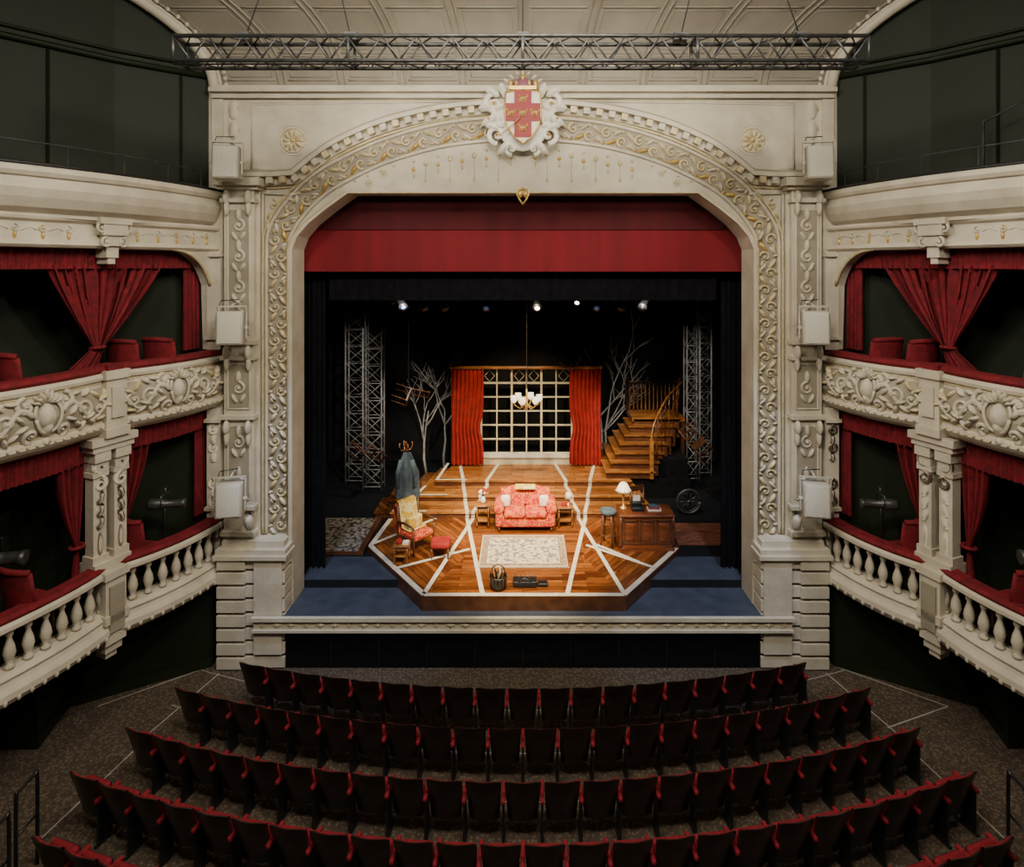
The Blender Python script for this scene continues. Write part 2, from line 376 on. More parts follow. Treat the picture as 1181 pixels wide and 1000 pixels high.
def cf2(a,b,h): return (a,W-.385-h,b)
for x,z in ((0,.11),(-.225,.11),(.225,.11),(0,.38),(0,-.18)):
    dome(mb,cf2,x,CZ+z,.078,.036,.025,GOLD,.2,8,2); dome(mb,cf2,x-.07,CZ+z+.045,.035,.035,.025,GOLD,0,8,2)
    for q in (-.045,.0,.05): mb.tube([cf2(x+q,CZ+z,.005),cf2(x+q-.02,CZ+z-.08,.005)],.013,GOLD,5)
    mb.tube([cf2(x+.06,CZ+z,.005),cf2(x+.09,CZ+z+.05,.005),cf2(x+.06,CZ+z+.08,.005)],.011,GOLD,5)
mb.box((-.26,W-.40,CZ+.55),(.26,W-.22,CZ+.62),GOLD)
mb.ell((0,W-.3,CZ+.66),(.2,.1,.14),CREST_CAP)
for x in (-.24,-.12,0,.12,.24): mb.ell((x,W-.34,CZ+.68+(.10 if x==0 else 0)),(.045,.045,.07),GOLD,8,6)
mb.tube([(.0,W-.3,CZ+.8),(0,W-.3,CZ+1.0)],.03,GOLD); mb.tube([(-.45,W-.42,CZ-.35),(-.05,W-.42,CZ+.0)],.012,GOLD,5)
mb.tube([(.36,W-.3,CZ-.1),(.28,W-.3,CZ+.75)],.02,GOLD,6)
for s_ in (-1,1): 
    for i in range(3): dome(mb,pf,s_*(.12+.10*i),CZ+.98-.08*i,.09,.035,.05,CREAM,s_*.6)
mb.obj("heraldic_crest")
mb=MB()
for s_ in (-1,1):
    otube(mb,cf2,[(s_*.0,9.18),(s_*.09,9.20),(s_*.12,9.12),(s_*.07,9.0),(0,8.9)],.018,GOLD)
    dome(mb,cf2,s_*.05,9.1,.05,.08,.05,GOLD)
mb.tube([(0,W-.4,9.18),(0,W-.05,9.26)],.02,GOLD)
mb.obj("gilded_heart_ornament")
# ------------------------------------------------------------------ piers
for s_ in (-1,1):
    mb=MB()
    def B(x0,x1,y0,y1,z0,z1,m=CREAM): mb.box((min(s_*x0,s_*x1),y0,z0),(max(s_*x0,s_*x1),y1,z1),m)
    z=0
    while z<2.1:
        B(4.56,5.84,11.62,W+.1,z+.03,min(z+.24,2.12)); B(4.6,5.80,11.68,W+.1,z,z+.03,CREAMD); z+=.27
    z=0
    while z<2.1:
        B(5.30,5.84,11.56,11.62,z+.03,min(z+.24,2.12)); z+=.27
    B(4.60,5.14,11.58,11.62,.3,2.12)
    B(4.50,5.90,11.52,W,2.12,2.2); B(4.53,5.87,11.57,W,2.2,2.30); B(4.6,5.80,11.68,W,2.3,2.42)
    B(5.22,5.80,11.78,W,2.42,9.2); B(5.16,5.22,11.9,W,2.42,9.2)
    for zz in (2.5,5.9,6.2,4.75,3.0,8.95):
        B(5.18,5.85,11.70,W,zz,zz+.08)
    B(5.12,5.90,11.70,W,9.2,9.27); B(5.05,5.95,11.60,W,9.27,9.42)
    for z0,z1 in ((3.2,4.6),(4.95,5.8),(6.4,8.8)):
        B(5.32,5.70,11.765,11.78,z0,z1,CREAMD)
        fr=[(5.30,z0),(5.72,z0),(5.72,z1),(5.30,z1),(5.30,z0)]
        mb.tube([(s_*x,11.77,z) for x,z in fr],.022,CREAM,5)
    def f2(a,b,h): return (s_*a,11.77-h,b)
    for zc in (6.75,7.3,7.9,8.5,5.35,3.5,4.3):
        scroll(mb,f2,5.51,zc,.13,pi/2,1,CREAM,.03); dome(mb,f2,5.51,zc+.22,.05,.12,.06,CREAM); dome(mb,f2,5.43,zc-.2,.04,.10,.06,CREAM,.5); dome(mb,f2,5.59,zc-.2,.04,.10,.06,CREAM,-.5)
    for zc in (9.05,6.05,4.6):
        for xx in (5.3,5.72): mb.ell((s_*xx,11.7,zc),(.06,.10,.14),CREAM); mb.ell((s_*xx,11.72,zc-.2),(.05,.07,.16),CREAM)
    B(5.9,6.12,11.93,W,2.4,11.0)
    for zc in (9.9,10.4,10.8): dome(mb,pf,s_*5.72,zc,.10,.2,.06,CREAM); scroll(mb,pf,s_*5.72,zc,.12,0,1,GOLDC,.02)
    mb.obj("proscenium_pier",bevel=.008)
for s_ in (-1,1):
    for zc,yy,xx in ((9.62,11.2,5.46),(6.58,11.2,5.38),(3.42,11.2,5.4)):
        mb=MB(Matrix.Translation((s_*xx,yy,zc))@Matrix.Rotation(s_*-.18,4,'Z')@Matrix.Rotation(-.06,4,'X'))
        mb.rbox((-.23,-.15,-.31),(.23,.18,.31),SPK,.03); mb.rbox((-.20,-.165,-.28),(.20,-.14,.28),SPKG,.01)
        for q in (-.265,.265): mb.box((q-.012,-.03,-.2),(q+.012,.03,.40),SPK); mb.tube([(q*1.1,0,0),(q*.8,0,0)],.04,SPK,8)
        mb.box((-.27,-.03,.38),(.27,.03,.41),SPK); mb.tube([(0,0,.40),(0,.15,.44),(0,.45,.44)],.022,SPK,6); mb.tube([(0,.18,0),(0,.45,0)],.03,BLKM,6)
        mb.tube([(-.23,0,.38),(-.2,.05,.5),(.1,.1,.52)],.01,BLKM,5)
        mb.obj("loudspeaker")
    mb=MB(); mb.lathe((s_*5.15,11.45,2.78),[(.07,0),(.085,.05),(.085,.2),(.055,.26),(0,.26)],SPK,14,(0,-.35,1)); mb.tube([(s_*5.15,11.5,2.9),(s_*5.3,11.76,3.0)],.02,BLKM)
    mb.obj("bracket_spotlight")
# ------------------------------------------------------------------ ceiling cove
def cw(t): 
    d=math.degrees(t); return 6.08+ .6*(d/30)**2.1 if d<42 else 6.08+.6*(42/30)**2.1+(d-42)*.03
def cp(u,t,h=0):
    y=12-(4.2)*(1-math.cos(t)); z=11.2+2.35*math.sin(t)
    n=Vector((0,-math.cos(t)*.8,-math.sin(t))).normalized()*h
    return (u*cw(t)+0,y+n.y,z+n.z)
mb=MB()
T=[pi/2*i/24 for i in range(25)]
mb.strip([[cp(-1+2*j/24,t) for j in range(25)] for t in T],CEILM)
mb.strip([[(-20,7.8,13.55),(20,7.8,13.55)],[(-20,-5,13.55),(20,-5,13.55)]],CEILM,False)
for k in range(-5,6):
    u=k/5.0*.975
    for du,r in ((-.010,.022),(.010,.022)): mb.tube([cp(u+du,t,.01) for t in T],r,CEILM,6)
    if k<5:
        for t in (.08,.29,.60,1.0,1.35):
            mb.tube([cp(u+.02+(.195-.04)*j/6,t,.003) for j in range(7)],.018,CEILM,5)
        for t0,t1 in ((.105,.265),(.315,.575)):
            fr=[(u+.028,t0)]+[(u+.028,t0+(t1-t0)*i/4) for i in range(1,5)]+[(u+.165,t1)]+[(u+.165,t1-(t1-t0)*i/4) for i in range(1,5)]+[(u+.028,t0)]
            mb.tube([cp(a,b,.003) for a,b in fr],.009,CEILM,5)
        fc=lambda a,b,h,u=u: cp(u+.097+a/6.3,.19+b/2.5,h+.003)
        dome(mb,fc,0,0,.10,.05,.02,GOLDC,0,8,2)
for s_ in (-1,1):
    mb.tube([cp(s_*1.0,t,.05) for t in T],.10,CREAM,8); mb.tube([cp(s_*.980,t,.03) for t in T],.035,CREAM,6)
    for i in range(22):
        t=.04+i*.05; p=cp(s_*.962,t,.03); mb.ell(p,(.045,.045,.045),CREAM,6,4)
mb.obj("ceiling")
# ------------------------------------------------------------------ floor & under walls
mb=MB(); mb.strip([[(-14,-4,0),(14,-4,0)],[(-14,12.6,0),(14,12.6,0)]],CARP,False); mb.obj("floor")
mb=MB()
for s_ in (-1,1):
    for P in (((5.75,11.5),(6.2,9.95)),((6.0,11.72),(7.45,10.64)),((7.45,10.64),(6.1,10.15)),((6.15,9.9),(6.5,8.2))):
        if s_<0 and P[0][0]>7: continue
        a=Vector(P[0]);b=Vector(P[1]);t=(b-a).normalized();n=Vector((-t.y,t.x))*.012
        mb.add([(s_*q.x,q.y,.004) for q in (a-n,a+n,b+n,b-n)],[(0,1,2,3)],LINE)
for Y0 in (10.55,9.62,8.75,7.9,7.0):
    for i in range(-40,40):
        a0=i*.0085;a1=(i+1)*.0085
        R=18.5; mb.add([((R+dd)*math.sin(a),Y0+18.5-(R+dd)*math.cos(a),.004) for a,dd in ((a0,0),(a1,0),(a1,.014),(a0,.014))],[(0,1,2,3)],LINE)
mb.obj("floor_marking_lines")
for s_,nmw in ((-1,"left"),(1,"right")):
    mb=MB()
    pl=[(6.0,11.75),(8.0,10.65),(7.8,9.75),(10.5,9.7),(10.5,-4),(14,-4),(14,12.6),(6.0,12.6)]
    mb.prism([(s_*x,y) for x,y in pl],0,1.6,GREEN)
    up=[(6.15,12.05),(7.4,11.0),(8.65,9.5),(9.4,7.5),(9.8,4),(10,-4)]
    mb.strip([[(s_*x,y,1.6) for x,y in up],[(s_*x,y,13.6) for x,y in up]],GREEN,False)
    for z,r in ((11.45,.06),(11.62,.03)): mb.tube([(s_*(x-.03),y-.03,z) for x,y in up],r,GREEN,6)
    for k,f in ((0,.35),(1,.5),(2,.6)):
        x=up[k][0]*(1-f)+up[k+1][0]*f; y=up[k][1]*(1-f)+up[k+1][1]*f
        mb.tube([(s_*(x-.02),y-.02,9.0),(s_*(x-.02),y-.02,11.4)],.025,GREEN,4)
    mb.obj("wall_"+nmw)
    mb=MB(); sk=[(6.0,11.73),(7.97,10.63),(7.77,9.73),(10.5,9.68)]
    mb.strip([[(s_*x-s_*.01,y-.02,0) for x,y in sk],[(s_*x-s_*.01,y-.02,.18) for x,y in sk]],GREEN,False); mb.obj("baseboard_"+nmw,solid=.02)
# ------------------------------------------------------------------ box tiers
E=(-5.95,12.0);C=(-6.87,10.05);D=(-8.15,6.9)
far=bez(E,(-6.06,10.85),C,14); near=bez(C,(-6.86,8.75),D,16)
ext=[(-8.6,5.6),(-8.9,4)]
def drape(mb,p0,p1,zt,zb,folds,amp,m,v0=lambda u:0,n=None,vn=6):
    p0=Vector(p0);p1=Vector(p1);d=p1-p0; nn=Vector((-d.y,d.x)).normalized(); n=n or folds*6; rows=[]
    for j in range(vn+1):
        v=j/vn; row=[]
        for i in range(n+1):
            u=i/n; q=p0+d*u+nn*(amp*(.5+.5*v)*math.sin(u*folds*2*pi+.6*math.sin(u*9))); zz=zt+(zb-v0(u)-zt)*v
            row.append((q.x,q.y,zz))
        rows.append(row)
    mb.strip(rows,m)
def gather(mb,p0,p1,pc,zt,zb,folds,m,tail=.35,pw=1.5,swing=0):
    p0=Vector(p0);p1=Vector(p1);pc=Vector(pc); n=folds*8; rows=[]; d=(p1-p0).normalized(); nn=Vector((-d.y,d.x)); J=18
    for j in range(J+1):
        v=j/J; vz=min(v/.85,1)
        if v<=.85: w=.08+.92*(1-vz**pw)
        else: w=.08+.14*(v-.85)/.15
        z=zt+(zb-zt)*vz if v<=.85 else zb-tail*(v-.85)/.15
        sw=swing*max(0,(v-.85)/.15)
        row=[]
        for i in range(n+1):
            u=i/n+.012*math.sin(i*1.7); q=(p0+(p1-p0)*u); q=pc+(q-pc)*w+nn*((.03+.05*w)*math.sin(u*folds*2*pi+.9*math.sin(u*7+v*2)))+d*sw
            sag=.22*math.sin(min(max(u,0),1)*pi)*w*math.sin(min(v,1)*pi)*.5
            row.append((q.x,q.y,z-sag))
        rows.append(row)
    mb.strip(rows,m)
    mb.tube([(pc.x+.10*math.cos(t*pi/4),pc.y+.10*math.sin(t*pi/4),zb+.01*math.sin(t)) for t in range(9)],.03,m,6)
def chair(mb,x,y,z,ang,m=VEL):
    T_=Matrix.Translation((x,y,z))@Matrix.Rotation(ang,4,'Z'); old=mb.M; mb.M=(old@T_) if old else T_
    mb.rbox((-.25,-.22,.38),(.25,.27,.48),m,.04)
    A=[(-1.25+2.5*i/12) for i in range(13)]
    def ring(r,z_,lean): return [(r*math.sin(a),-r*math.cos(a)*.62-.05-lean,z_+(.05*math.cos(a) if z_>.8 else 0)) for a in A]
    mb.strip([ring(.26,.45,0),ring(.26,.62,.03),ring(.27,.80,.06),ring(.27,.97,.09)],m)
    mb.strip([ring(.33,.36,0),ring(.33,.58,.03),ring(.33,.80,.06),ring(.33,.97,.09)],m)
    mb.tube(ring(.30,.99,.09),.045,m,8)
    for k in (0,-1):
        p=ring(.295,.42,0)[k]; q=ring(.295,.97,.09)[k]; mb.tube([p,q],.04,m,6)
    for a,b in ((-.2,-.2),(.2,-.2),(-.2,.2),(.2,.2)): mb.tube([(a,b,0),(a*.95,b*.95,.4)],.02,DKW,6)
    mb.M=old
def mirror(s_): return Matrix.Scale(-1,4,(1,0,0)) if s_>0 else None
for s_ in (-1,1):
    Mx=mirror(s_)
    G=group("theatre_box_tiers")
    PF=Path(far); PN=Path(near+ext)
    mb=MB(Mx)
    for P in (PF,PN):
        mb.sweep(P,[(-.14,2.74),(.07,2.74),(.10,2.70),(.10,2.64),(.04,2.60),(-.10,2.60),(-.14,2.74)],CREAM)
        mb.sweep(P,[(-.16,2.06),(-.05,2.06),(.05,2.04),(.10,1.98),(.08,1.93),(.10,1.88),(.16,1.80),(.17,1.72),(.12,1.64),(-.02,1.56),(-.10,1.50),(-.22,1.46),(-.5,1.44)],CREAM)
        mb.sweep(P,[(-.22,2.06),(-.22,1.44)],CREAM)
        k=int(P.L[-1]/.235)
        for i in range(k):
            a=(i+.5)*P.L[-1]/k; q=P.at(a,-.03)
            mb.lathe((q.x,q.y,2.06),[(.065,0),(.065,.04),(.035,.07),(.06,.14),(.08,.22),(.065,.31),(.035,.40),(.03,.44),(.05,.47),(.05,.54)],CREAM,10)
        k=int(P.L[-1]/.16)
        for i in range(k):
            q=P.at((i+.5)*P.L[-1]/k,.15); mb.ell((q.x,q.y,1.69),(.035,.035,.05),CREAM,6,4)
    mb.obj("balustrade",parent=G)
    mb=MB(Mx)
    for P in (PF,PN):
        mb.sweep(P,[(.06,2.74),(.09,2.79),(.05,2.84),(-.12,2.85),(-.2,2.80),(-.2,2.74)],VEL)
    mb.obj("lower_velvet_armrest",parent=G)
    mb=MB(Mx)
    prof=[(-.16,5.98),(.06,5.98),(.11,5.93),(.10,5.88),(.05,5.85),(.06,5.78),(.11,5.62),(.13,5.48),(.11,5.34),(.05,5.22),(.06,5.19),(.10,5.16),(.11,5.10),(.06,5.04),(-.02,4.98),(-.15,4.94),(-.5,4.93)]
    def off(z):
        for (o0,z0),(o1,z1) in zip(prof[5:10],prof[6:11]):
            if z1<=z<=z0: return o1+(o0-o1)*(z-z1)/(z0-z1)
        return .05
    for P in (PF,PN):
        mb.sweep(P,prof,CREAM); mb.sweep(P,[(-.16,5.98),(-.16,4.93)],CREAM)
        mb.sweep(P,[(.064,5.77),(.114,5.62),(.134,5.48),(.114,5.34),(.056,5.23)],CREAMD)
        def ff(a,b,h,P=P):
            q=P.at(a,off(b)+h+.005); return (q.x,q.y,b)
        Lg=P.L[-1]
        if P is PF: cs=[(Lg*.52,1.80)]
        else: cs=[(1.15,2.0),(3.4,2.0)]
        for ca,w in cs: cartouche(mb,ff,ca,5.51,w,.76,CREAM,GOLDC)
        for zz in (5.83,5.22): mb.tube([ff(.1+(Lg-.2)*i/30,zz,.0) for i in range(31)],.014,GOLDC,5)
        k=int(Lg/.12)
        for i in range(k): 
            q=P.at((i+.5)*Lg/k,.115); mb.ell((q.x,q.y,5.13),(.025,.025,.025),GOLDC,6,4)
    mb.obj("carved_parapet",parent=G)
    mb=MB(Mx)
    for P in (PF,PN): mb.sweep(P,[(.05,5.98),(.09,6.03),(.05,6.09),(-.12,6.10),(-.2,6.05),(-.2,5.98)],VEL)
    mb.obj("middle_velvet_armrest",parent=G)
    UP=Path(cat([(-5.9,12.0),(-6.03,11.0),(-6.4,9.75),(-7.05,8.55),(-7.9,7.3),(-8.6,5.6),(-8.9,4)],6))
    FR=Path(cat([(-5.98,12.0),(-6.22,11.0),(-6.72,9.9),(-7.25,8.6),(-8.05,7.1),(-8.7,5.6),(-8.9,4)],6))
    mb=MB(Mx)
    mb.sweep(UP,[(-.5,9.17),(0,9.17),(.04,9.15),(.05,9.08),(.02,9.02),(-.02,9.0),(0,8.85),(-.04,8.72),(-.12,8.58),(-.24,8.50)],CREAM)
    mb.sweep(UP,[(-.24,8.50),(-.24,8.45),(-.30,8.43),(-.6,8.42)],CREAM)
    mb.tube([(UP.p[i].x,UP.p[i].y,9.19) for i in range(len(UP.p))],.028,BLKM,6)
    mb.sweep(FR,[(-.1,8.5),(0,8.5),(.04,8.46),(.03,8.42),(-.03,8.38),(-.03,8.12),(.02,8.09),(.04,8.05),(.0,8.01),(-.1,8.0),(-.14,8.0)],CREAM)
    def fu(a,b,h):
        q=FR.at(a,-.03+h); return (q.x,q.y,b)
    i=0;a=.35
    while a<FR.L[-1]-.3:
        if abs(a-2.25)>.3:
            scroll(mb,fu,a,8.28,.06,pi/2,1 if i%2 else -1,GOLDC if i%2==0 else CREAM,.016); dome(mb,fu,a,8.18,.025,.06,.03,GOLD)
            otube(mb,fu,[(a+.08,8.26),(a+.17,8.30),(a+.28,8.25)],.012,CREAM)
        a+=.36;i+=1
    n=FR.n[14]
    for k,(w,o,z0,z1) in enumerate(((.26,.16,8.40,8.50),(.20,.14,8.22,8.40),(.15,.10,8.05,8.22),(.10,.05,7.86,8.05),(.06,.02,7.76,7.86))):
        c=FR.at(2.25,o-.05); t=Vector((n.y,-n.x)); 
        pts=[c+t*w+n*.06,c-t*w+n*.06,c-t*w-n*.2,c+t*w-n*.2]; mb.prism([(p.x,p.y) for p in pts],z0,z1,CREAM)
    for zz,w in ((8.33,.2),(8.1,.13)):
        def fk(a,b,h): 
            c=FR.at(2.25,.10+h)+Vector((n.y,-n.x))*a; return (c.x,c.y,b)
        for e in (-1,1): scroll(mb,fk,e*w,zz,.09,pi/2,-e,CREAM,.025)
    rows=[[],[]]; r3=[]
    for i in range(25):
        a=.02+1.15*i/24; x=max(0,(1.17-a)/.95); x=min(x,1)
        zb=8.02-.95*(1-math.sqrt(max(0,1-x*x)))
        if a<.24: zb=6.1
        q=FR.at(a,-.02); rows[0].append((q.x,q.y,8.1)); rows[1].append((q.x,q.y,zb)); q2=FR.at(a,-.22); r3.append((q2.x,q2.y,zb))
    mb.strip(rows+[r3],CREAM,False)
    mb.tube([p for p in rows[1][5:]],.03,GOLDC,6)
    mb.obj("upper_circle_front",parent=G)
    mb=MB(Mx)
    pts=[(q.x,q.y) for q in (PF.at(PF.L[-1]*i/10,-.23) for i in range(11))]+[(q.x,q.y) for q in (PN.at(PN.L[-1]*i/14,-.23) for i in range(1,15))]+[(-9.7,4),(-9.2,7.5),(-8.6,9.45),(-7.4,10.95),(-6.3,11.97)]
    mb.prism(pts,1.62,2.28,GREEN); mb.prism(pts,4.97,5.42,GREEN)
    pu=[(q.x,q.y) for q in (FR.at(FR.L[-1]*i/20,-.13) for i in range(21))]+[(-9.7,4),(-9.2,7.5),(-8.6,9.45),(-7.4,10.95),(-6.3,11.97)]
    mb.prism(pu,8.1,8.42,GREEN)
    mb.prism([(-7.3,10.1),(-7.3,10.2),(-8.4,9.95),(-8.4,9.85)],2.28,4.97,GREEN)
    mb.box((-9.05,8.3,5.42),(-8.98,9.1,7.6),GREEN); mb.tube([(-8.6,9.3,6.3),(-8.6,9.3,7.0)],.02,STEEL,6)
    mb.obj("floor_structure",parent=G)
    mb=MB(Mx)
    nC=Vector((.93,-.37)).normalized(); tC=Vector((nC.y,-nC.x)); cC=Vector(C)
    def pr(w,o0,o1,z0,z1,m=CREAM,sh=0):
        c=cC+tC*sh; pp=[c+tC*w+nC*o1,c-tC*w+nC*o1,c-tC*w+nC*o0,c+tC*w+nC*o0]; mb.prism([(p.x,p.y) for p in pp],z0,z1,m)
    pr(.17,-.2,.20,1.55,2.62); pr(.20,-.2,.24,2.62,2.74); pr(.12,.2,.24,1.75,2.5,CREAMD); pr(.20,-.2,.24,1.9,2.04); pr(.14,-.2,.14,1.40,1.55); pr(.09,-.15,.08,1.28,1.40)
    pr(.30,-.25,.14,2.74,2.90)
    for e in (-1,1):
        pr(.105,-.14,.06,2.90,4.35,CREAM,e*.17); pr(.13,-.17,.09,2.90,3.02,CREAM,e*.17); pr(.13,-.17,.09,4.30,4.38,CREAM,e*.17)
        pr(.13,-.17,.14,4.55,4.72,CREAM,e*.17); pr(.115,-.16,.10,4.38,4.55,CREAM,e*.17)
        def fq(a,b,h,e=e):
            c=cC+tC*(e*.17+a)+nC*(.06+h); return (c.x,c.y,b)
        scroll(mb,fq,0,4.18,.11,pi/2,e,CREAM,.04); scroll(mb,fq,0,4.46,.12,pi/2,-e,CREAM,.04)
        for zz in (3.95,3.75,3.55): dome(mb,fq,0,zz,.06,.12,.06,CREAM,e*.3)
        dome(mb,fq,0,3.2,.05,.2,.03,CREAM)
    pr(.34,-.25,.16,4.72,4.82); pr(.38,-.25,.20,4.82,4.94)
    pr(.17,-.2,.22,5.0,5.9); pr(.20,-.2,.26,5.88,6.02); pr(.20,-.2,.26,4.94,5.08); pr(.10,.2,.26,5.25,5.75); pr(.13,-.2,.2,6.02,6.10,VEL)
    mb.obj("pier",bevel=.012,parent=G)
    mb=MB(Mx)
    for zz in (4.55,4.2,3.5,3.15):
        def fj(a,b,h): return (-5.98-.0+a,11.75-h,b)
        scroll(mb,fj,-.0,zz,.10,pi/2,1,CREAM,.035); dome(mb,fj,0,zz-.18,.06,.1,.06,CREAM)
    mb.box((-6.12,11.75,2.85),(-5.86,12.0,4.95),CREAM)
    mb.box((-6.12,11.75,6.1),(-5.86,12.0,8.0),CREAM)
    for zz in (3.0,4.7,6.3,7.9): mb.box((-6.14,11.68,zz),(-5.84,12.0,zz+.06),CREAM)
    mb.obj("end_jamb",bevel=.008,parent=G)
    mb=MB(Mx)
    def vp(a,o=-.25): q=FR.at(a,o); return (q.x,q.y)
    k=14
    for i in range(k):
        a0=.3+i*(6.0/k); a1=a0+6.0/k
        drape(mb,vp(a0),vp(a1),8.0,7.68,4,.025,VEL,vn=3)
    gather(mb,vp(1.15,-.32),vp(3.05,-.32),vp(2.25,-.32),7.74,6.38,12,VEL,.30,1.15,.25)
    drape(mb,vp(.22,-.32),vp(.62,-.32),7.8,6.12,4,.05,VEL,vn=8)
    drape(mb,vp(5.4,-.3),vp(6.2,-.3),7.8,6.1,6,.05,VEL)
    mb.obj("upper_curtains",parent=G)
    mb=MB(Mx)
    def vf(a,o=-.22): q=PF.at(a,o); return (q.x,q.y)
    def vn_(a,o=-.22): q=PN.at(a,o); return (q.x,q.y)
    Lf=PF.L[-1]
    for i in range(5):
        drape(mb,vf(.1+i*(Lf-.3)/5),vf(.1+(i+1)*(Lf-.3)/5),4.95,4.58,4,.025,VEL,vn=3)
    drape(mb,vf(.12,-.3),vf(.42,-.3),4.7,2.9,4,.04,VEL)
    gather(mb,vf(Lf-.75,-.3),vf(Lf-.22,-.3),vf(Lf-.30,-.3),4.62,3.3,4,VEL,.4,1.4)
    for i in range(9): drape(mb,vn_(.25+i*.4),vn_(.25+(i+1)*.4),4.95,4.53,4,.025,VEL,vn=3)
    gather(mb,vn_(.22,-.3),vn_(.72,-.3),vn_(.30,-.3),4.6,3.2,4,VEL,.45,1.8)
    mb.obj("lower_curtains",parent=G)
    mb=MB(Mx)
    for h in (.30,.0):
        mb.tube([(UP.at(.3+i*.5,-.3).x,UP.at(.3+i*.5,-.3).y,9.25+h) for i in range(15)],.012,STEEL,6)
    for i in range(8): 
        q=UP.at(.3+i*.9,-.3); mb.tube([(q.x,q.y,8.42),(q.x,q.y,9.55)],.012,STEEL,6)
    if s_>0:
        q=UP.at(2.6,-1.2); r=UP.at(3.8,-1.3); mb.tube([(q.x,q.y,8.42),(q.x,q.y,10.1),(r.x,r.y,10.55),(r.x,r.y,8.42)],.022,STEEL,6)
    mb.obj("guard_rail",parent=G)
    for (x,y,z,a) in ((-6.52,11.1,5.38,-.15),(-7.02,10.85,5.38,-.15),(-7.45,8.95,5.42,-.3),(-6.85,10.75,2.28,-.2),(-7.35,9.05,2.28,-.3),(-7.9,8.2,2.28,-.3)):
        mb=MB(Mx); chair(mb,x,y,z,a); mb.obj("upholstered_chair")
    for (x,y,z,sz) in ((-6.42,10.9,3.45,.9),(-7.75,8.85,3.45,1.2)):
        mb=MB(Mx); ax=Vector((1,.25,-.05)).normalized()
        mb.lathe((x,y,z),[(.09*sz,-.30*sz),(.11*sz,-.28*sz),(.11*sz,-.05*sz),(.075*sz,-.02*sz),(.075*sz,.28*sz),(.09*sz,.3*sz),(.09*sz,.36*sz),(.07*sz,.36*sz)],STEEL,14,ax)
        mb.tube([(x,y-.15*sz,z),(x,y-.15*sz,z+.2*sz),(x,y+.15*sz,z+.2*sz),(x,y+.15*sz,z)],.012*sz,STEEL,5)
        mb.tube([(x,y,z+.2*sz),(x,y,z+.32*sz)],.02,STEEL); mb.tube([(x,y,z),(x-.02,y,z-.25*sz),(x-.03,y,2.28)],.03,BLKM,6)
        mb.obj("profile_spotlight")
# ------------------------------------------------------------------ lighting truss
mb=MB()
ty,tz=8.5,10.72; x0,x1=-4.8,4.75; h=.17
ch=[(-h,-h),(h,-h),(-h,h),(h,h)]
for a,b in ch: mb.tube([(x0,ty+a,tz+b),(x1,ty+a,tz+b)],.028,STEEL,8)
n=40; dx=(x1-x0)/n
for i in range(n):
    xa=x0+i*dx; xb=xa+dx; u=i%2
    for (p,q) in ((0,2),(1,3),(0,1),(2,3)):
        P,Q=(ch[p],ch[q]) if u else (ch[q],ch[p])
        mb.tube([(xa,ty+P[0],tz+P[1]),(xb,ty+Q[0],tz+Q[1])],.013,STEEL,5)
for x in (x0,-2.4,0,2.4,x1):
    for a,b in ((0,2),(1,3),(0,1),(2,3)): mb.tube([(x,ty+ch[a][0],tz+ch[a][1]),(x,ty+ch[b][0],tz+ch[b][1])],.022,STEEL,6)
for x,d in ((-3.9,.9),(-2.4,-.6),(2.2,.6),(3.9,-.9),(0,0)):
    mb.tube([(x,ty,tz+h),(x+d*.55,ty,tz+1.6),(x+d,ty,13.5)],.010,STEEL,5)
    mb.box((x-.09,ty-.06,tz+h-.02),(x+.09,ty+.06,tz+h+.10),BLKM)
mb.tube([(x0,ty-.17,tz-.22),(x1,ty-.17,tz-.22)],.012,BLKM,5)
mb.obj("lighting_truss")
# ------------------------------------------------------------------ stage
mb=MB()
mb.box((-5.1,11.52,.96),(5.1,12.6,1.04),BLUE)
mb.box((-4.54,12.0,.90),(4.54,12.6,1.039),BLUE)
mb.box((-4.62,11.66,0),(4.62,11.72,.78),BLACK)
for i in range(-5,6): mb.box((i*.92-.012,11.64,0),(i*.92+.012,11.66,.78),BLKM)
mb.box((-5.15,11.48,.98),(5.15,11.56,1.05),CREAM); mb.box((-5.12,11.53,.80),(5.12,11.66,.98),CREAM); mb.box((-5.14,11.50,.76),(5.14,11.66,.81),CREAM)
def fs_(a,b,h): return (a,11.53-h,b)
for i in range(-18,19):
    a=i*.275; 
    if i%3==0: rosette(mb,fs_,a,.895,.05,GOLDC,6,.02)
    else: dome(mb,fs_,a,.895,.10,.025,.02,GOLDC); dome(mb,fs_,a,.895,.03,.05,.03,CREAM)
mb.box((-6.5,12.6,.9),(6.5,20.4,1.2),DBLUE)
mb.add([(-4.6,12.6,1.204),(4.6,12.6,1.204),(4.6,13.6,1.204),(-4.6,13.6,1.204)],[(0,1,2,3)],BLUE)
mb.obj("stage_floor")
mb=MB()
BWALL=mat("painted_back_wall",(.014,.013,.012),(.008,.008,.008),2,.9,spec=.2)
mb.box((-6.6,20.3,0),(6.6,20.4,9.5),BWALL); mb.box((-6.6,12.6,0),(-6.5,20.4,9.5),BLACK); mb.box((6.5,12.6,0),(6.6,20.4,9.5),BLACK); mb.box((-6.6,12.6,9.5),(6.6,20.4,9.6),BLACK)
mb.obj("wall_back")
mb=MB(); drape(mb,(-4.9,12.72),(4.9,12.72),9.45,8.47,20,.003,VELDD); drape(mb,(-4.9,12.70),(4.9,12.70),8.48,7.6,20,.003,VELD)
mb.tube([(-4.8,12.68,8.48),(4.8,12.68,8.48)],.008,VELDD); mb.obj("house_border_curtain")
mb=MB(); drape(mb,(-4.15,13.0),(4.15,13.0),8.6,6.98,32,.02,BLACK)
mb.obj("black_border_cloth")
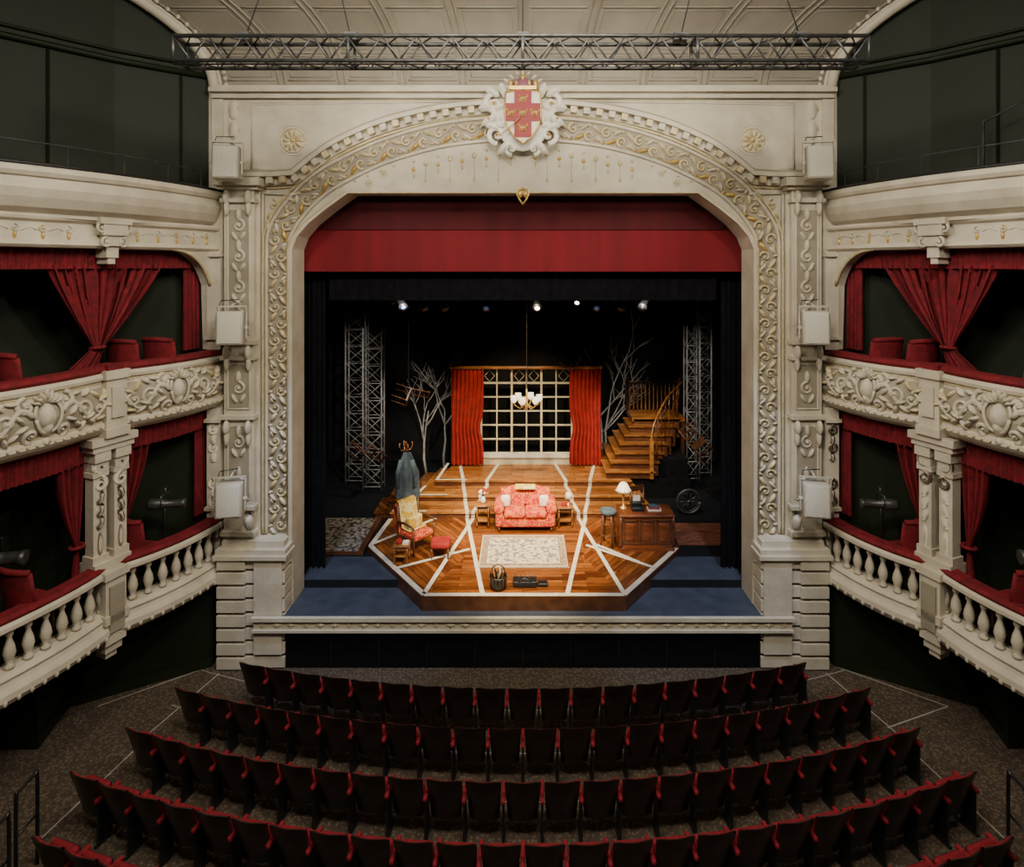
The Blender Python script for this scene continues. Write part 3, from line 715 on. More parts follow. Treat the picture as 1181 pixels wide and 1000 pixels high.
for s_ in (-1,1):
    mb=MB(); drape(mb,(s_*5.6,13.1),(s_*4.26,13.1),8.3,1.2,12,.05,BLACK,vn=4); mb.obj("black_stage_leg")
    mb=MB(); drape(mb,(s_*5.9,15.8),(s_*5.35,15.8),8.3,1.2,8,.05,BLACK,vn=4); mb.obj("black_stage_leg")
# ------------------------------------------------------------------ set platform
mb=MB()
Z0=1.32
mb.prism([(-1.95,11.75),(2.0,11.75),(3.55,13.75),(3.45,15.4),(-3.4,15.4),(-3.55,13.85)],1.04,Z0-.002,DKW,DKW)
def poly(pts,z,m): mb.add([(x,y,z) for x,y in pts],[tuple(range(len(pts)))],m)
poly([(-1.95,11.75),(-1.3,13.3),(-1.3,15.4),(-3.4,15.4),(-3.55,13.85)],Z0,PLB)
poly([(-1.95,11.75),(2.0,11.75),(1.35,13.3),(1.45,15.4),(-1.3,15.4),(-1.3,13.3)],Z0,PLA)
poly([(2.0,11.75),(3.55,13.75),(3.45,15.4),(1.45,15.4),(1.35,13.3)],Z0,PLC)
lev=[(1.47,15.4,3.35,3.35),(1.62,16.1,2.9,3.2),(1.77,16.8,2.45,3.0)]
for z,y,xa,xb in lev:
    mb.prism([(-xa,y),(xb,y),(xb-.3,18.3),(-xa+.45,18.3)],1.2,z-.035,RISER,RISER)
    mb.prism([(-xa-.02,y-.04),(xb+.02,y-.04),(xb-.28,18.3),(-xa+.43,18.3)],z-.035,z,OAK,OAK)
for z,xa,ya,yb in ((1.34,-3.82,15.7,16.7),(1.52,-3.55,16.0,16.9),(1.62,-3.32,16.3,17.1)):
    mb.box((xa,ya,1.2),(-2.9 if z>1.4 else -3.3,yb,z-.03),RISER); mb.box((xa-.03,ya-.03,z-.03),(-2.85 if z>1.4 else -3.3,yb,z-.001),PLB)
def tape(a,b,z,w=.06,m=TAPE):
    a=Vector(a);b=Vector(b);t=(b-a).normalized();n=Vector((-t.y,t.x))*w
    mb.add([(q.x,q.y,zz) for zz in (z+.004,) for q in (a-n,a+n,b+n,b-n)],[(0,1,2,3)],m)
ring=[(-3.34,15.34),(-3.48,13.87),(-1.92,11.82),(1.97,11.82),(3.48,13.77)]
for a,b in zip(ring,ring[1:]): tape(a,b,Z0,.055)
segs=[((-1.93,11.85),(-1.26,15.36)),((-.79,11.85),(-1.41,15.36)),((1.98,11.85),(1.41,15.36)),((.87,11.85),(1.58,15.36)),((-2.75,12.8),(-1.2,13.7)),((2.8,12.85),(1.45,13.9)),((-3.45,13.95),(-2.2,15.36)),((1.7,13.9),(2.5,13.1))]
for j,(a,b) in enumerate(segs): tape(a,b,Z0+.001*j,.045)
for j,(x,sl) in enumerate(((-1.26,.19),(-1.41,-.17),(1.41,-.16),(1.58,.2))):
    for i,(z,y,xa,xb) in enumerate(lev):
        y1=lev[i+1][1]-.04 if i<2 else 18.25
        tape((x+sl*(y-15.44),y-.04),(x+sl*(y1-15.4),y1),z+.001*j,.045)
        mb.add([(x+sl*(y-15.4)-.045,y-.044,z-.035),(x+sl*(y-15.4)+.045,y-.044,z-.035),(x+sl*(y-15.4)+.045,y-.044,z+.004),(x+sl*(y-15.4)-.045,y-.044,z+.004)],[(0,1,2,3)],TAPE)
        mb.add([(x+sl*(y-15.4)-.045,y-.006,z-.15),(x+sl*(y-15.4)+.045,y-.006,z-.15),(x+sl*(y-15.4)+.045,y-.006,z-.03),(x+sl*(y-15.4)-.045,y-.006,z-.03)],[(0,1,2,3)],TAPE)
for i,(z,y,xa,xb) in enumerate(lev):
    y1=lev[i+1][1] if i<2 else 18.25
    tape((-xa+.06,y),(-xa+.06+.15,y1),z+.006,.04); tape((-xa+.05,y+.04),(-xa+.9,y+.04),z+.007,.04)
mb.obj("set_platform")
mb=MB(); mb.box((-5.2,13.75,1.2),(-3.72,15.6,1.235),COB); mb.box((-3.72,13.7,1.2),(-3.6,15.6,1.29),DKW); mb.box((-5.2,13.68,1.2),(-3.6,13.76,1.25),DKW); mb.obj("cobbled_path")
mb=MB(); mb.box((3.62,14.1,1.2),(5.0,15.3,1.23),BRK); mb.obj("brick_path")
# rug
mb=MB(); zr=Z0+.014
mb.box((-.95,12.86,zr-.004),(.97,14.35,zr+.010),RUGB); mb.box((-.78,13.0,zr+.010),(.80,14.2,zr+.013),RUG)
for y in (12.86,14.35):
    for i in range(49): mb.box((-.95+i*.04-.004,y-.04 if y<13 else y,zr),(-.95+i*.04+.004,y if y<13 else y+.04,zr+.006),WHT)
for q in (.0,.17): mb.tube([(-.93+q,12.88+q*.85,zr+.010),(.95-q,12.88+q*.85,zr+.010),(.95-q,14.33-q*.85,zr+.010),(-.93+q,14.33-q*.85,zr+.010),(-.93+q,12.88+q*.85,zr+.010)],.009,WHT,4)
mb.obj("persian_rug")
# sofa
mb=MB(); z=Z0
mb.rbox((-.66,14.58,z+.10),(.78,15.25,z+.38),SOFA,.05); mb.rbox((-.46,14.52,z+.34),(.06,15.05,z+.50),SOFA,.06); mb.rbox((.06,14.52,z+.34),(.58,15.05,z+.50),SOFA,.06)
bk=[[( .06+ .60*u, yy, zz+ .10*math.cos(u*1.4)) for u in [(-1+2*i/12) for i in range(13)]] for yy,zz in ((15.02,z+.4),(15.06,z+.62),(15.12,z+.80),(15.22,z+.82),(15.30,z+.74),(15.32,z+.3),(15.32,z+.05))]
mb.strip(bk,SOFA)
for e in (-1,1):
    cx=.06+e*.63; mb.rbox((cx-.09,14.55,z+.12),(cx+.09,15.25,z+.52),SOFA,.05); mb.lathe((cx,14.53,z+.56),[(0,0),(.10,.0),(.12,.02),(.12,.68),(.1,.72),(0,.72)],SOFA,14,(0,1,0))
    mb.rbox((cx-e*.16-.13,14.80,z+.50),(cx-e*.16+.10,14.94,z+.78),WHT,.06); mb.lathe((cx,14.62,z),[(.025,0),(.035,.1)],DKW,8)
    mb.lathe((cx,15.2,z),[(.025,0),(.035,.1)],DKW,8)
mb.rbox((-.20,14.98,z+.86),(.32,15.24,z+.93),YEL,.03)
mb.obj("floral_sofa")
def table(x,y,z,w,d,h,m=DKW,top=None):
    mb.rbox((x-w/2,y-d/2,z+h-.03),(x+w/2,y+d/2,z+h),m,.012)
    mb.box((x-w/2+.03,y-d/2+.03,z+h-.09),(x+w/2-.03,y+d/2-.03,z+h-.03),m)
    for a in (-1,1):
        for b in (-1,1): mb.lathe((x+a*(w/2-.04),y+b*(d/2-.04),z),[(.018,0),(.022,.1),(.015,.2),(.025,h*.6),(.018,h-.05)],m,8)
    mb.box((x-w/2+.05,y-d/2+.05,z+.15),(x+w/2-.05,y+d/2-.05,z+.17),m)
mb=MB(); table(-.98,14.95,Z0,.36,.36,.55,OAK); mb.lathe((-.98,14.95,Z0+.55),[(.04,0),(.07,.05),(.05,.14),(.03,.18)],WHT,12)
for i in range(12):
    a=i*2.4; mb.ell((-.98+.08*math.cos(a),14.95+.08*math.sin(a),Z0+.8+.03*(i%3)),(.04,.04,.04),[GOLD,WHT,SETR][i%3],8,6); mb.tube([(-.98,14.95,Z0+.72),(-.98+.08*math.cos(a),14.95+.08*math.sin(a),Z0+.8)],.006,LEAF,4)
mb.obj("side_table_with_flowers")
mb=MB(); table(1.04,14.95,Z0,.4,.36,.5,OAK); mb.box((.94,14.85,Z0+.5),(1.08,15.0,Z0+.56),SETR); mb.lathe((1.12,14.95,Z0+.5),[(.05,0),(.05,.02),(.015,.04),(.012,.2),(.03,.22)],GOLD,10)
mb.lathe((1.12,14.95,Z0+.68),[(.10,0),(.06,.13)],CREAMW,14); mb.obj("side_table_with_lamp")
# armchair with yellow throw
mb=MB(Matrix.Translation((-2.42,13.75,Z0))@Matrix.Rotation(math.radians(50),4,'Z'))
mb.rbox((-.28,-.30,.30),(.28,.28,.44),SOFA,.05)
mb.strip([[(u*.29,.24+yy,zz-.06*u*u) for u in [(-1+2*i/8) for i in range(9)]] for yy,zz in ((0,.4),(.05,.7),(.1,.98),(.15,1.02),(.2,.96),(.12,.35))],SOFA)
mb.strip([[(u*.25,.22+yy,zz) for u in [(-1+2*i/6) for i in range(7)]] for yy,zz in ((-.30,.465),(-.15,.475),(-.03,.49),(.02,.7),(.08,1.01),(.17,1.05),(.23,.94),(.2,.6))],YEL)
mb.rbox((-.2,-.02,.46),(.2,.14,.74),YEL,.05)
for e in (-1,1):
    mb.tube([(e*.30,.28,.62),(e*.32,.0,.66),(e*.32,-.24,.64),(e*.31,-.29,.58)],.028,DKW,8); mb.tube([(e*.31,-.27,.6),(e*.29,-.26,.3),(e*.30,-.28,0)],.025,DKW,8)
    mb.tube([(e*.29,.28,1.0),(e*.29,.28,.3),(e*.29,.36,0)],.025,DKW,8)
mb.obj("armchair")
mb=MB(); table(-2.62,13.12,Z0,.36,.32,.40,OAK); mb.lathe((-2.67,13.1,Z0+.40),[(.05,0),(.06,.02),(.06,.1),(.05,.1)],SETR,10); mb.box((-2.59,13.05,Z0+.40),(-2.47,13.2,Z0+.44),WHT); mb.obj("small_side_table")
mb=MB(); mb.rbox((-2.02,13.2,Z0+.22),(-1.6,13.6,Z0+.36),SETR,.05)
for a in (-1.99,-1.63):
    for b in (13.23,13.57): mb.lathe((a,b,Z0),[(.015,0),(.025,.22)],DKW,8)
mb.obj("red_footstool")
# coat stand
mb=MB(); cx,cy,cz=-3.02,15.68,1.471
mb.lathe((cx,cy,cz),[(.02,.0),(.035,.2),(.022,.5),(.03,1.2),(.02,1.6),(.04,1.66),(0,1.72)],DKW,10)
for i in range(4):
    a=i*pi/2+.5; c_,s2=math.cos(a),math.sin(a)
    mb.tube([(cx,cy,cz+.3),(cx+.12*c_,cy+.12*s2,cz+.12),(cx+.2*c_,cy+.2*s2,cz+.01)],.018,DKW,6)
    mb.tube([(cx,cy,cz+1.5),(cx+.12*c_,cy+.12*s2,cz+1.48),(cx+.18*c_,cy+.18*s2,cz+1.6),(cx+.16*c_,cy+.16*s2,cz+1.68)],.013,OAK,6)
rows=[]
for j in range(10):
    v=j/9; r=.08+.17*min(1,v*2.2)+.04*v; rows.append([(cx+.05+r*math.cos(t*2*pi/42)*(1+.16*math.sin(t*2*pi/42*7)),cy-.08+r*.6*math.sin(t*2*pi/42)*(1+.16*math.sin(t*2*pi/42*7)),cz+1.46-1.15*v) for t in range(43)])
mb.strip(rows,COAT)
for e in (-1,1): mb.tube([(cx+.05+e*.14,cy-.15,cz+1.27),(cx+.05+e*.22,cy-.2,cz+.95),(cx+.05+e*.22,cy-.22,cz+.6)],[.06,.06,.045],COAT,8)
mb.obj("coat_stand")
# desk
mb=MB(); xa,xb,ya,yb,z=2.2,3.38,13.62,14.2,Z0
mb.rbox((xa-.04,ya-.04,z+.76),(xb+.04,yb+.04,z+.81),DESK,.015)
mb.box((xa,ya,z+.06),(xb,yb,z+.76),DESK); mb.box((xa-.02,ya-.02,z+.001),(xb+.02,yb+.02,z+.08),DESK)
for i in range(3):
    p0=xa+.05+i*.375; mb.box((p0,ya-.012,z+.15),(p0+.33,ya,z+.18),DKW); mb.box((p0,ya-.02,z+.66),(p0+.33,ya,z+.69),DKW)
    mb.box((p0,ya-.02,z+.15),(p0+.03,ya,z+.69),DKW); mb.box((p0+.30,ya-.02,z+.15),(p0+.33,ya,z+.69),DKW); mb.rbox((p0+.07,ya-.018,z+.22),(p0+.26,ya+.01,z+.62),DESK,.01)
for x in (xa,xb): mb.lathe((x,ya,z+.08),[(.03,0),(.04,.1),(.025,.2),(.035,.5),(.03,.68)],DKW,8)
mb.obj("writing_desk")
mb=MB(); mb.box((2.85,13.8,Z0+.812),(3.15,14.0,Z0+.85),WHT); mb.box((2.87,13.82,Z0+.85),(3.12,13.98,Z0+.88),SETR); mb.box((2.9,13.83,Z0+.88),(3.08,13.97,Z0+.92),COAT); mb.obj("book_stack")
mb=MB(); mb.rbox((2.48,13.78,Z0+.812),(2.76,14.05,Z0+.90),BLKM,.02); mb.rbox((2.5,13.9,Z0+.9),(2.74,14.04,Z0+.98),BLKM,.02); mb.lathe((2.46,13.97,Z0+.97),[(.02,0),(.02,.34)],BLKM,10,(1,0,0)); mb.box((2.53,13.97,Z0+.97),(2.7,13.98,Z0+1.12),WHT); mb.obj("typewriter")
mb=MB(); mb.lathe((2.32,14.0,Z0+.812),[(.09,0),(.09,.02),(.03,.05),(.02,.2),(.035,.28),(.018,.36),(.018,.45)],GOLD,12); mb.lathe((2.32,14.0,Z0+1.22),[(.17,0),(.16,.02),(.10,.14),(.06,.18)],GLOBE,16)
for i in range(8): mb.ell((2.32+.15*math.cos(i*pi/4),14+.15*math.sin(i*pi/4),Z0+1.22),(.035,.035,.04),CREAMW,8,5)
mb.obj("table_lamp")
mb=MB(Matrix.Translation((2.85,14.62,Z0))@Matrix.Rotation(.3,4,'Z'))
mb.rbox((-.21,-.2,.42),(.21,.2,.48),DKW,.02)
for a in (-.18,.18):
    mb.tube([(a,-.17,0),(a,-.17,.42)],.02,DKW); mb.tube([(a,.18,0),(a,.18,.46),(a,.24,1.0)],.02,DKW)
for a in (-.1,0,.1): mb.tube([(a,.19,.48),(a,.235,.92)],.012,DKW)
mb.box((-.2,.22,.9),(.2,.25,1.02),DKW); mb.obj("desk_chair")
mb=MB(); x,y,z=1.96,13.95,Z0
mb.lathe((x,y,z+.72),[(0,0),(.17,0),(.19,.03),(.18,.08),(.1,.10),(0,.10)],COAT,16)
for i in range(4):
    a=i*pi/2+.4; mb.tube([(x+.13*math.cos(a),y+.13*math.sin(a),z+.73),(x+.19*math.cos(a),y+.19*math.sin(a),z)],.02,DKW,6)
for hh,rr in ((.25,.175),(.5,.155)): mb.tube([(x+rr*math.cos(a*pi/8),y+rr*math.sin(a*pi/8),z+hh) for a in range(17)],.012,DKW,6)
mb.obj("bar_stool")
mb=MB(); mb.lathe((-.49,12.05,Z0+.006),[(.12,0),(.15,.03),(.17,.22),(.16,.25),(.14,.25),(.12,.05),(0,.05)],BLKM,16)
for i in range(14): mb.tube([(-.49+.155*math.cos(i*.45),12.05+.155*math.sin(i*.45),Z0+.02),(-.49+.172*math.cos(i*.45),12.05+.172*math.sin(i*.45),Z0+.24)],.007,DKW,5)
for i in range(9): mb.tube([(-.49+.05*math.cos(i),12.05+.05*math.sin(i),Z0+.1),(-.49+.11*math.cos(i*1.3),12.05+.11*math.sin(i*1.3),Z0+.36+.03*(i%3))],.018,[OAK,GOLD,BLKM][i%3],6)
mb.tube([(-.66,12.05,Z0+.24),(-.6,12.05,Z0+.42),(-.49,12.05,Z0+.48),(-.38,12.05,Z0+.42),(-.32,12.05,Z0+.24)],.012,DKW,6); mb.obj("log_basket")
mb=MB(); mb.rbox((-.2,12.05,Z0+.006),(.28,12.3,Z0+.12),BLKM,.02); mb.rbox((.3,12.08,Z0+.006),(.5,12.25,Z0+.07),BLKM,.02); mb.tube([(-.1,12.05,Z0+.14),(.04,12.05,Z0+.2),(.18,12.05,Z0+.14)],.01,STEEL,5); 
for i in range(5): mb.tube([(-.18+i*.1,12.18,Z0+.12),(-.14+i*.1,12.22,Z0+.2)],.014,STEEL,6)
mb.obj("fireside_tools_case")
# window wall
mb=MB(); yw=18.2; wx0,wx1,wz0,wz1=-1.22,1.44,2.10,4.62
mb.box((wx0-.08,yw-.06,1.771),(wx0,yw+.06,4.7),CREAMW); mb.box((wx1,yw-.06,1.771),(wx1+.08,yw+.06,4.7),CREAMW)
mb.box((wx0,yw-.06,wz1),(wx1,yw+.06,wz1+.08),CREAMW); mb.box((wx0-.02,yw-.10,1.98),(wx1+.02,yw+.1,2.10),WHT)
mb.box((wx0,yw-.05,1.771),(wx1,yw+.05,1.98),CREAMW)
for i in range(1,6): x=wx0+(wx1-wx0)*i/6; w=.03 if i in(2,4) else .018; mb.box((x-w,yw-.04,wz0),(x+w,yw+.04,wz1),CREAMW)
for i in range(1,6): z=wz0+(wz1-wz0)*i/6; w=.028 if i==5 else .016; mb.box((wx0,yw-.035,z-w),(wx1,yw+.035,z+w),CREAMW)
for i in range(6):
    a=wx0+(wx1-wx0)*(i+.5)/6; zc=wz1-.21; 
    if i in (0,2,3,5): mb.tube([(a-.15,yw,zc),(a,yw,zc+.17),(a+.15,yw,zc),(a,yw,zc-.17),(a-.15,yw,zc)],.010,CREAMW,4)
mb.obj("window_1")
mb=MB(); mb.rbox((-2.12,yw-.30,4.66),(2.3,yw-.16,4.74),OAK,.02); 
for x in (-2.12,2.3): mb.ell((x,yw-.23,4.70),(.06,.06,.06),GOLD,8,6)
for x in (-1.9,2.05): mb.tube([(x,yw-.23,4.72),(x,yw-.23,9.4)],.006,STEEL,4)
mb.obj("curtain_rail")
for a,b,t in ((-2.12,-1.16,1),(1.38,2.32,-1)):
    mb=MB(); rows=[]; n=60
    for j in range(13):
        v=j/12; z=4.64+(1.82-4.64)*v; pinch=1-.12*math.exp(-((v-.62)/.12)**2)
        rows.append([((a+b)/2+(u-.5)*(b-a)*pinch+(-.05*t*math.exp(-((v-.62)/.12)**2)),yw-.23+.07*math.sin(u*2*pi*8+math.sin(v*3)),z) for u in [i/n for i in range(n+1)]])
    mb.strip(rows,SETR); mb.obj("window_curtain")
# chandelier
mb=MB(); x,y,z=.10,16.0,4.12
mb.tube([(x,y,z+.1),(x,y,9.4)],.010,STEEL,6); mb.lathe((x,y,z-.15),[(0,-.05),(.04,0),(.07,.08),(.03,.15),(.05,.22),(.02,.35),(.02,.5)],GOLD,12)
for i in range(6):
    a=i*pi/3+.2; c_,s2=math.cos(a),math.sin(a)
    mb.tube([(x+.05*c_,y+.05*s2,z-.08),(x+.18*c_,y+.18*s2,z-.16),(x+.32*c_,y+.32*s2,z-.06),(x+.34*c_,y+.34*s2,z+.02)],.012,GOLD,6)
    mb.lathe((x+.34*c_,y+.34*s2,z+.0),[(.03,0),(.07,.04),(.09,.1),(.075,.16),(.09,.18)],GLOBE,12)
mb.obj("chandelier")
# staircase : broad flight rising back and to the right
mb=MB(); n=7; rz=.2
for i in range(n):
    xa=2.34+.165*i; xb=3.66+.170*i; y=16.95+.2*i; zt=1.77+rz*(i+1)
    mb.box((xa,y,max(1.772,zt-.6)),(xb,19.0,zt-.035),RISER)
    mb.box((xa-.04,y-.05,zt-.035),(xb+.03,19.0,zt),OAK)
zt=1.77+rz*n
mb.box((3.27,18.15,zt-.12),(4.85,19.2,zt-.001),OAK)
mb.box((3.08,17.0,1.2),(4.7,17.04,1.75),BLACK); mb.box((3.6,17.3,1.2),(4.7,19.0,2.2),BLACK)
for x in (3.75,4.8): mb.box((x-.05,18.2,1.2),(x+.05,18.3,zt-.1),DKW)
for i in range(13):
    x=3.35+i*.125; mb.lathe((x,19.05,zt),[(.02,0),(.03,.1),(.02,.3),(.03,.5),(.02,.86)],OAK,6)
mb.rbox((3.22,19.0,zt+.84),(4.95,19.1,zt+.91),OAK,.015)
for x in (3.28,4.92): mb.box((x-.045,19.0,zt),(x+.045,19.1,zt+1.02),OAK)
hr=cat([(3.58,16.95,2.75),(3.65,17.02,3.15),(3.85,17.25,3.5),(4.2,17.7,3.85),(4.6,18.15,4.08),(4.85,18.6,4.12),(4.9,19.0,4.12)],5)
mb.tube(hr,.03,OAK,8); hl=cat([(3.58,16.95,2.6),(3.68,17.1,3.0),(3.95,17.4,3.3),(4.3,17.8,3.62),(4.68,18.2,3.85)],5); mb.tube(hl,.014,BLKM,6)
for i in range(0,len(hr),2):
    p=hr[i]; st=int((p.y-16.9)/.2); zb=1.77+rz*max(0,min(n,st+1))
    mb.tube([p,(min(p.x,3.64+.17*min(st,n-1)),p.y,zb)],.013,OAK,5)
mb.box((3.54,16.9,1.772),(3.64,17.0,2.85),OAK)
mb.obj("wooden_staircase")
# dead trees
def tree(name,x,y,z,h,seed,lean,m):
    rnd=random.Random(seed); mb=MB()
    def br(p,d,l,r,dep):
        pts=[p]; q=Vector(p); dd=Vector(d)
        for i in range(4):
            dd=(dd+Vector((rnd.uniform(-.2,.2),rnd.uniform(-.08,.08),rnd.uniform(-.08,.15)))).normalized(); q=q+dd*l/4; q.y=min(q.y,20.1); pts.append(q.copy())
        mb.tube(pts,[r*(1-.15*i) for i in range(5)],m,5)
        if dep>0:
            for k in range(3):
                pp=pts[rnd.randint(2,4)]; nd=(dd+Vector((rnd.uniform(-1.1,1.1),rnd.uniform(-.2,.2),rnd.uniform(-.2,.5)))).normalized(); br(pp,nd,l*.62,r*.6,dep-1)
    br(Vector((x,y,z)),Vector(lean).normalized(),h,.05,3)
    mb.obj(name)
TREEM=mat("weathered_branch",(.50,.47,.42),(.28,.26,.24),6,.8)
tree("bare_tree",-3.0,18.9,1.2,2.0,14,(-.02,0,1),TREEM); tree("bare_tree",-2.5,19.3,1.2,1.9,5,(-.1,0,1),TREEM)
tree("bare_tree",2.75,19.5,1.2,2.4,8,(.0,0,1),TREEM); tree("bare_tree",2.5,19.7,1.2,2.2,12,(.15,0,1),TREEM)
# lattice towers
DSTEEL=mat("dull_scaffold_steel",(.34,.33,.31),(.20,.195,.185),8,.6,.1)
for s_,xs in ((-1,(4.1,4.7,5.35)),(1,(4.95,5.4,5.9))):
    for k in range(2):
        mb=MB(); xa,xb=xs[k],xs[k+1]-.06; yy=17.6+ .5*k+(.7 if s_>0 else 0); zt=6.6 if k else 5.9
        for x in (xa,xb):
            for y in (yy,yy+.35): mb.tube([(s_*x,y,1.2),(s_*x,y,zt)],.026,DSTEEL,6)
        z=1.3
        while z<zt-.4:
            for y in (yy,yy+.35):
                mb.tube([(s_*xa,y,z),(s_*xb,y,z)],.014,DSTEEL,5); mb.tube([(s_*xa,y,z),(s_*xb,y,z+.5)],.010,DSTEEL,5); mb.tube([(s_*xb,y,z),(s_*xa,y,z+.5)],.010,DSTEEL,5)
            z+=.5
        mb.obj("scaffold_tower")
def woodchair(name,M):
    mb=MB(M); mb.box((-.2,-.2,.42),(.2,.2,.46),DKW)
    for a in (-.18,.18):
        mb.tube([(a,-.18,0),(a,-.18,.42)],.018,DKW); mb.tube([(a,.18,0),(a,.18,.44),(a,.25,.95)],.018,DKW)
    for zz in (.6,.75,.9): mb.box((-.18,.19+(zz-.44)*.13,zz),(.18,.21+(zz-.44)*.13,zz+.06),DKW)
    for zz in (.15,.25): mb.tube([(-.18,-.18,zz),(.18,-.18,zz)],.01,DKW)
    c=M@Vector((0,0,.44)); mb.tube([M.inverted()@c,M.inverted()@Vector((c.x,c.y,9.4))],.005,STEEL,4)
    mb.obj(name)
woodchair("wooden_chair",Matrix.Translation((-4.6,16.4,2.95))@Matrix.Rotation(2.3,4,'Y')@Matrix.Rotation(.5,4,'Z'))
woodchair("wooden_chair",Matrix.Translation((5.0,16.3,2.6))@Matrix.Rotation(-.7,4,'Y'))
woodchair("wooden_chair",Matrix.Translation((-3.6,16.9,4.2))@Matrix.Rotation(1.9,4,'Y')@Matrix.Rotation(.9,4,'Z'))
mb=MB(); wx,wy,wz=4.35,15.9,1.54
for r,t in ((.30,.04),(.24,.015)): mb.tube([(wx+r*math.cos(i*pi/12),wy,wz+r*math.sin(i*pi/12)) for i in range(25)],t,STEEL,6)
for i in range(10): mb.tube([(wx,wy,wz),(wx+.28*math.cos(i*pi/5),wy,wz+.28*math.sin(i*pi/5))],.012,STEEL,5)
mb.lathe((wx,wy-.06,wz),[(.05,0),(.05,.12)],STEEL,10,(0,1,0)); mb.obj("spoked_wheel")
# stage lanterns
mb=MB(); mb.tube([(-5.2,14.5,7.05),(5.2,14.5,7.05)],.025,BLKM,8)
mb.tube([(-5.2,16.5,7.05),(5.2,16.5,7.05)],.025,BLKM,8)
for x,y,m_ in ((-2.9,14.5,LAMPB),(-2.4,14.5,BLKM),(-1.9,14.5,BLKM),(-.9,14.5,LAMPB),(.35,14.5,LAMPW),(1.5,16.5,LAMPW),(1.8,14.5,LAMPB),(2.4,14.5,BLKM),(2.9,14.5,BLKM),(-3.6,16.5,BLKM),(3.2,16.5,BLKM)):
    ax=Vector((-x*.15,-.75,-.55)).normalized(); c=Vector((x,y,6.82)); mb.lathe(c,[(.07,-.2),(.09,-.15),(.09,.1),(.11,.12),(.11,.18)],BLKM,12,ax)
    mb.lathe(c+ax*.181,[(.0,0),(.06,0),(.06,.003),(0,.003)],m_,12,ax); mb.tube([(x,y,7.05),(x,y,6.9)],.02,BLKM,5)
for x in (-5.1,-1.7,1.7,5.1):
    for y in (14.5,16.5): mb.tube([(x,y,7.05),(x,y,9.5)],.006,STEEL,4)
mb.obj("stage_lantern_bar")
# ------------------------------------------------------------------ auditorium seats
mb=MB()
def sh(u,v,o):
    w=.200+.042*v; x=u*w; z=.27+.64*v-(.025*abs(u)**5 if v>.8 else 0)
    y=-.02-.16*v+.05*u*u+o; return (x,y,z)
us=[-1+2*i/8 for i in range(9)]; vs_=[i/6 for i in range(7)]
out=[[sh(u,v,0) for u in us] for v in vs_]; inn=[[sh(u*.97,v*.985,.022) for u in us] for v in vs_]
pad=[[sh(u*.93,.05+v*.88,.06) for u in us] for v in vs_]
mb.strip(out,WOODD); mb.strip(inn,WOODD); mb.strip(pad,SEATR); mb.strip([pad[-1],[(p[0],p[1]-.035,p[2]+.02) for p in pad[-1]]],SEATR)
mb.strip([out[-1],inn[-1]],WOODD); mb.strip([out[0],inn[0]],WOODD)
mb.strip([[r[0] for r in out],[r[0] for r in inn]],WOODD); mb.strip([[r[-1] for r in out],[r[-1] for r in inn]],WOODD)
mb.rbox((-.215,.05,.34),(.215,.14,.68),SEATR,.04); mb.rbox((-.20,.14,.36),(.20,.16,.64),WOODD,.01)
mb.rbox((-.205,.02,.25),(.205,.12,.38),SEATR,.03)
mb.rbox((.232,-.14,.58),(.288,.22,.64),SEATR,.02); mb.box((.248,-.10,.0),(.272,.10,.56),BLKM); mb.box((.235,-.14,0),(.285,.18,.02),BLKM)
me_obj=mb.obj("seat_template"); seat_me=me_obj.data; bpy.data.objects.remove(me_obj)
seat_me.name="theatre_seat"
for (Y0,n) in ((9.95,19),(9.10,22),(8.17,23),(7.30,24),(6.45,23),(5.6,22)):
    root=group("theatre_seat_row"); root.location=(0,Y0,0)
    for i in range(n):
        k=i-(n-1)/2; ph=k*.52/18.5
        o=bpy.data.objects.new("seat_%d"%(i+1),seat_me); sc.collection.objects.link(o); o.parent=root
        o.location=(18.5*math.sin(ph),18.5-18.5*math.cos(ph),0); o.rotation_euler=(0,0,ph)
for s_ in (-1,1):
    for x,y in ((6.28,7.85),(6.14,7.25)):
        mb=MB(); mb.tube(cat([(s_*x,y,0),(s_*x,y,1.1),(s_*x,y-.05,1.18),(s_*x,y-.28,1.18),(s_*x,y-.33,1.1),(s_*x,y-.33,0)],5),.022,BLKM,8)
        mb.tube([(s_*x,y,.65),(s_*x,y-.33,.65)],.016,BLKM,6); mb.obj("aisle_handrail")
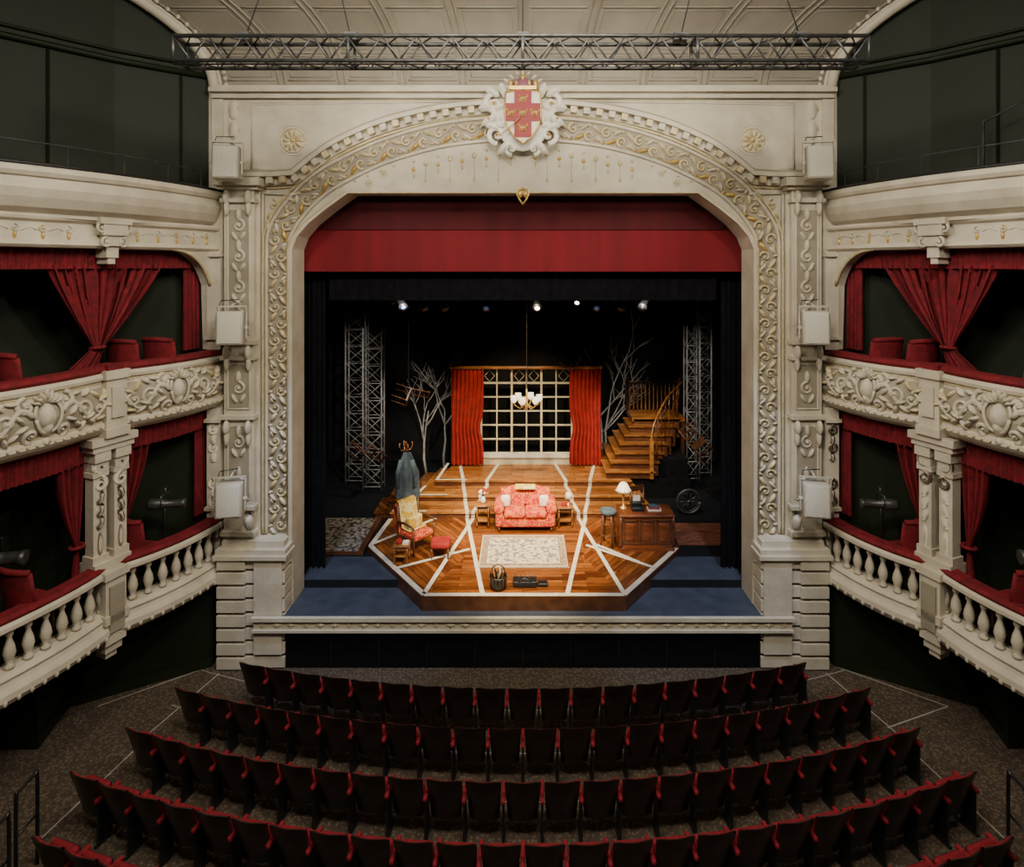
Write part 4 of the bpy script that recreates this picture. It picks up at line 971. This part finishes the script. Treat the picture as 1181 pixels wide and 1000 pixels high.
# ------------------------------------------------------------------ lights
def area(name,loc,target,size,power,col=(1,.91,.76),sy=None):
    l=bpy.data.lights.new(name,'AREA'); l.energy=power; l.color=col; l.size=size
    if sy: l.shape='RECTANGLE'; l.size_y=sy
    o=bpy.data.objects.new(name,l); sc.collection.objects.link(o); o.location=loc
    o.rotation_euler=(Vector(target)-Vector(loc)).to_track_quat('-Z','Y').to_euler(); return o
def spot(name,loc,target,power,ang,col=(1,.82,.58),blend=.4,r=.1):
    l=bpy.data.lights.new(name,'SPOT'); l.energy=power; l.color=col; l.spot_size=math.radians(ang); l.spot_blend=blend; l.shadow_soft_size=r
    o=bpy.data.objects.new(name,l); sc.collection.objects.link(o); o.location=loc
    o.rotation_euler=(Vector(target)-Vector(loc)).to_track_quat('-Z','Y').to_euler(); return o
area("house_light",(0,3.0,13.2),(0,11,5.5),2.0,620)
area("house_light",(-4.5,3.5,12.5),(5.5,11.5,5),.8,400); area("house_light",(4.5,3.5,12.5),(-5.5,11.5,5),.8,400)
area("stalls_downlight",(0,5.5,13.3),(0,7.5,0),2.5,230)
for s_ in (-1,1):
    spot("arch_light",(s_*3.4,8.7,9.6),(s_*1.3,12,10.0),190,95,(1,.91,.75),.8,.15)
    spot("box_light",(s_*-2.5,7.0,12.6),(s_*6.8,9.5,5.0),900,50,(1,.91,.75),.8,.12)
    spot("stage_spotlight",(s_*3.2,8.4,10.3),(s_*-.3,14.2,1.3),6000,30,(1,.84,.54),.45,.12)
    spot("blue_wash",(s_*4.2,8.5,10.3),(s_*3.6,12.6,1.1),1500,32,(.45,.62,1),.7,.15)
    spot("side_spotlight",(s_*4.0,15.2,7.0),(s_*.5,16.3,1.6),1300,55,(1,.82,.5),.5,.1)
    spot("tower_spotlight",(s_*2.6,13.6,7.2),(s_*4.6,17.4,3.4),900,60,(1,.94,.85),.7,.1)
spot("stage_spotlight",(0,8.4,10.3),(0,14.6,1.5),7000,26,(1,.82,.50),.8,.12)
spot("window_light",(0,13.2,7.4),(0,18.2,2.8),1500,50,(1,.8,.5),.5,.1)
spot("staircase_light",(1.0,14.6,7.0),(3.3,17.6,2.5),1000,34,(1,.82,.52),.5,.1)
w=bpy.data.worlds.new("world"); sc.world=w; w.use_nodes=True
w.node_tree.nodes["Background"].inputs[0].default_value=(1,.92,.76,1); w.node_tree.nodes["Background"].inputs[1].default_value=.04
